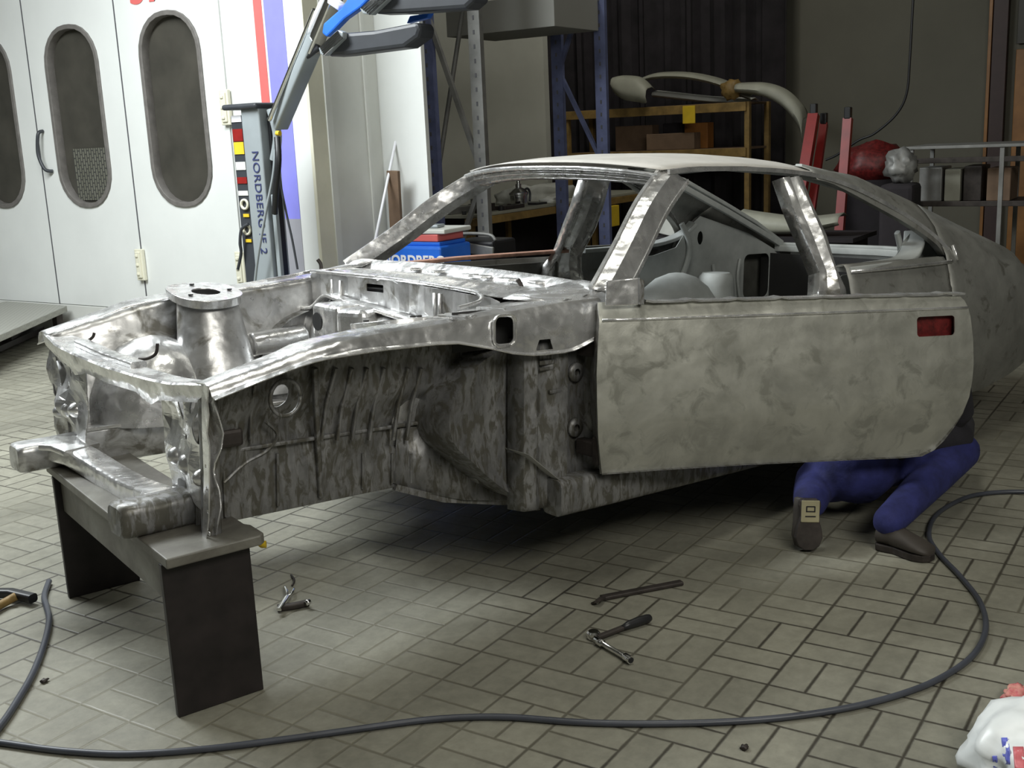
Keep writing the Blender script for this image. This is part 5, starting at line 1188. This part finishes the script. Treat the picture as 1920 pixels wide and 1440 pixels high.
bm = bmesh.new(); p_ = SP(1295, 215); box(bm, (0, 0, 0), (.02, .13, .17)); o = fin('yellow_tag_box', bm, 'yellow', bev=.004); o.location = (SU-.04, p_.y, p_.z); tag(o, 'dull yellow box hanging under the orange shelf beam', 'box')
def bumper(name, pts, w_, m, label, cat='bumper', u=SU+.1, ang=0, curl=.05):
    P_ = catmull([RW(x, y, 0, u+du_) for x, y, du_ in pts], 5); rows = []
    nseg = len(P_)
    for i, p in enumerate(P_):
        t = i/(nseg-1); ww = w_ if not callable(w_) else w_(t)
        rows.append([tup(p+Vector((-.02, 0, -ww))), tup(p+Vector((-curl, 0, -ww*.6))), tup(p+Vector((-curl*.6, 0, -ww*.15))), tup(p), tup(p+Vector((.10, 0, .015))), tup(p+Vector((.18, 0, -.01)))])
    o = sheet(name, rows, m, None, th=.004, autos=60); return tag(o, label, cat)
bumper('bumper_cover', [(1192, 152, .0), (1225, 139, .0), (1285, 138, 0), (1345, 150, 0), (1388, 170, 0), (1410, 178, 0)], .05, 'panelbeige', 'long thin pale bumper cover arching over the shelf')
bumper('fender_panel', [(1148, 146, 0), (1165, 144, 0), (1195, 148, 0), (1214, 166, 0)], lambda t: .10+.13*math.sin(t*2.9), 'panelbeige', 'pale rounded fender panel at the left end of the shelf', 'body panel', SU-.16)
bumper('bumper_cover', [(1380, 158, 0), (1430, 158, 0), (1470, 172, 0), (1498, 200, 0), (1506, 224, 0)], lambda t: .07+.14*t, 'panelbeige', 'broad pale bumper end drooping over the right end of the shelf', 'bumper', SU-.06)
bumper('bumper_cover', [(1225, 172, 0), (1280, 178, 0), (1340, 184, 0), (1410, 186, 0)], .05, 'boothgrey', 'grey lower bumper strip lying flat under the arched cover', 'bumper', SU+.34)
bm = bmesh.new(); bmesh.ops.create_icosphere(bm, subdivisions=3, radius=1)
for v in bm.verts: v.co = Vector((v.co.x*.08, v.co.y*.10, v.co.z*.09))*(1+.4*mathutils.noise.noise(v.co*3))
o = fin('crumpled_bag', bm, 'wood', smooth=True); o.location = SP(1372, 168, SU+.02); tag(o, 'small yellowish crumpled bag between the two bumper covers', 'bag')
# lower pile of panels seen through the side glass opening
bumper('hood_panel', [(1385, 398, 0), (1430, 405, 0), (1500, 412, 0), (1575, 405, 0)], lambda t: .16-.10*t, 'panelbeige', 'pale curved panel lying behind the car body seen through the side window', 'body panel', 6.0)
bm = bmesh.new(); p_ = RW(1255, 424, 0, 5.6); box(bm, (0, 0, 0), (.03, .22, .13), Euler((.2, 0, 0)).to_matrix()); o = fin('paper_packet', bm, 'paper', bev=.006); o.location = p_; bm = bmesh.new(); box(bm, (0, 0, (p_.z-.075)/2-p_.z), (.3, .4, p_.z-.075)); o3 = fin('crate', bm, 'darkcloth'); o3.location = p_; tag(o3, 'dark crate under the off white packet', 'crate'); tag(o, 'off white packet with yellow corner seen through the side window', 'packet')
bm = bmesh.new(); box(bm, (0, 0, 0), (.6, 1.5, .03)); o = fin('floor_pallet', bm, 'darkcloth'); 
o.location = (6.2, RW(1430, 420, 0, 6.2).y, RW(1430, 425, 0, 6.2).z-.065); tag(o, 'dark low stack carrying the pale curved panel', 'stack')
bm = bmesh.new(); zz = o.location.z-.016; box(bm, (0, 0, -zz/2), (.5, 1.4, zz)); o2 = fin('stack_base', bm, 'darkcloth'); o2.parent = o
# red hoist legs
def redpost(px0, py0, px1, py1, u, label, r_=.035):
    a_ = RW(px0, py0, 0, u); b_ = RW(px1, py1, 0, u-.15); d__ = (b_-a_); k_ = -a_.z/d__.z if d__.z else 1; base = a_+d__*k_
    t_ = empty('red_hoist_leg', (base.x, base.y, 0), label, 'hoist leg', 'red hoist legs standing behind the car body')
    bm = bmesh.new(); sweep(bm, [Vector((0, 0, 0)), a_-Vector((base.x, base.y, 0))], rect(r_*2, r_*1.6)); fin('post', bm, 'redsteel', t_)
    bm = bmesh.new(); tp = a_-Vector((base.x, base.y, 0)); box(bm, tp+Vector((0, 0, .04)), (.06, .05, .09)); fin('end_cap', bm, 'black', t_, bev=.008)
redpost(1526, 215, 1512, 300, 7.2, 'red steel hoist leg leftmost of the red legs', .04)
redpost(1545, 232, 1535, 300, 7.35, 'red steel hoist leg just right of the leftmost one', .03)
redpost(1590, 222, 1575, 420, 7.0, 'single red steel hoist leg standing apart on the right', .033)
# reel with hanging cable
rl = RW(1635, 305, 0, 7.6); rb = empty('red_seat_cover', (rl.x, rl.y, rl.z), 'dark red padded cover heaped beside the red legs', 'cover')
bm = bmesh.new(); bmesh.ops.create_icosphere(bm, subdivisions=3, radius=1)
for v in bm.verts: v.co = Vector((v.co.x*.25, v.co.y*.26, v.co.z*.17))*(1+.3*mathutils.noise.noise(v.co*2))
fin('padding', bm, 'red', rb, smooth=True)
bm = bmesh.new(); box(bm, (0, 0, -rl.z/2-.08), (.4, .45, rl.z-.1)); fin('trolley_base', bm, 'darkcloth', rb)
o = tube('power_cable', [RW(x, y, 0, 8.6) for x, y in ((1716, -60), (1711, 20), (1706, 110), (1700, 175), (1680, 215), (1640, 250), (1610, 263), (1570, 290), (1548, 300))], .011, 'black', None); tag(o, 'thin black cable hanging down in front of the olive back wall', 'cable')
# metal rack at the right
RU = 6.2
def RP(px, py, u=RU): return RW(px, py, 0, u)
ra = RP(1703, 480); rbb = RP(2000, 480); rz_ = RP(1800, 275).z
rk = empty('steel_rack', (RU, ra.y, 0), 'dark steel rack with a wide grey top at the right side', 'rack')
rl_ = lambda p: Vector(p)-Vector((RU, ra.y, 0))
yc = (ra.y+rbb.y)/2; wy = abs(ra.y-rbb.y)
bm = bmesh.new(); box(bm, rl_((RU+.35, yc, rz_)), (.75, wy+.1, .02)); fin('rack_top', bm, 'rackgrey', rk, bev=.003)
for z_ in (RP(1800, 300).z, RP(1800, 382).z):
    bm = bmesh.new(); box(bm, rl_((RU, yc, z_)), (.02, wy, .035)); fin('rack_rail', bm, 'darkrust', rk, bev=.003)
bm = bmesh.new(); box(bm, rl_((RU+.3, yc, RP(1800, 382).z)), (.58, wy, .012)); fin('shelf', bm, 'darkrust', rk)
for y in (ra.y, RP(1870, 480).y):
    for x in (0, .62):
        bm = bmesh.new(); box(bm, rl_((RU+x, y, rz_/2)), (.028, .028, rz_)); fin('leg', bm, 'rackgrey', rk, bev=.003)
for k, (x0, x1, y0, m) in enumerate(((1722, 1765, 315, 'rackgrey'), (1770, 1800, 318, 'panelbeige'), (1806, 1840, 312, 'darkrust'), (1850, 1895, 316, 'cardboard'))):
    p0_ = RP(x0, y0, RU+.1); p1_ = RP(x1, y0, RU+.1); zb = RP(1800, 382).z+.008
    bm = bmesh.new(); box(bm, (0, 0, (p0_.z-zb)/2), (.3, abs(p0_.y-p1_.y), p0_.z-zb)); o = fin('stored_box', bm, m, bev=.006); o.location = (RU+.28, (p0_.y+p1_.y)/2, zb)
    tag(o, ('grey box at the left end of the steel rack shelf', 'narrow pale box second from the left in the steel rack', 'dark rusty box third from the left in the steel rack', 'brown box at the right end of the steel rack shelf')[k], 'box')
bm = bmesh.new(); bmesh.ops.create_icosphere(bm, subdivisions=3, radius=1)
for v in bm.verts: v.co = Vector((v.co.x*.09, v.co.y*.10, v.co.z*.11))*(1+.5*mathutils.noise.noise(v.co*2.5))
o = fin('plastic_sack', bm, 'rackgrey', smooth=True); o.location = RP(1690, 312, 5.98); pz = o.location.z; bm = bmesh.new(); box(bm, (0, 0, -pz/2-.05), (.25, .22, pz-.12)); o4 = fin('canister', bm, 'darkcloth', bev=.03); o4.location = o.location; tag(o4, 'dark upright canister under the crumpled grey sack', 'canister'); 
tag(o, 'crumpled grey sack hanging at the left corner of the steel rack', 'sack')
# dark hanging curtain and door on the back wall
rows = []
c0 = RW(1024, 100, 0, 9.7).y; c1 = RW(1475, 100, 0, 9.7).y
for i in range(61):
    y = c0+(c1-c0)*i/60; x = 9.7+.05*math.sin(i*1.1)+.03*math.sin(i*2.7); rows.append([(x, y, .02), (x+.01, y, 1.5), (x, y, 3.2), (x, y, 4.6)])
o = sheet('hanging_curtain', rows, 'darkcloth', None, th=.006); tag(o, 'dark heavy curtain hanging in folds behind the parts shelf', 'curtain')
dy0 = RW(1858, 200, 0, 9.95).y; dz = RW(1900, 93, 0, 9.95).z
bm = bmesh.new(); box(bm, (9.94, dy0-.06, 1.7), (.1, .13, 3.4)); struct('door_frame_1', bm, 'doordark', .004)
bm = bmesh.new(); box(bm, (9.965, dy0-.75, dz/2), (.06, 1.1, dz)); struct('door_1', bm, 'orangewood', .006)
bm = bmesh.new(); box(bm, (9.965, dy0-.75, dz+.8), (.03, 1.1, 1.5)); struct('window_1', bm, 'glass', .003)
bm = bmesh.new(); box(bm, (9.93, dy0+.03, 1.7), (.06, .03, 3.4)); struct('trim_1', bm, 'orangewood', .003)
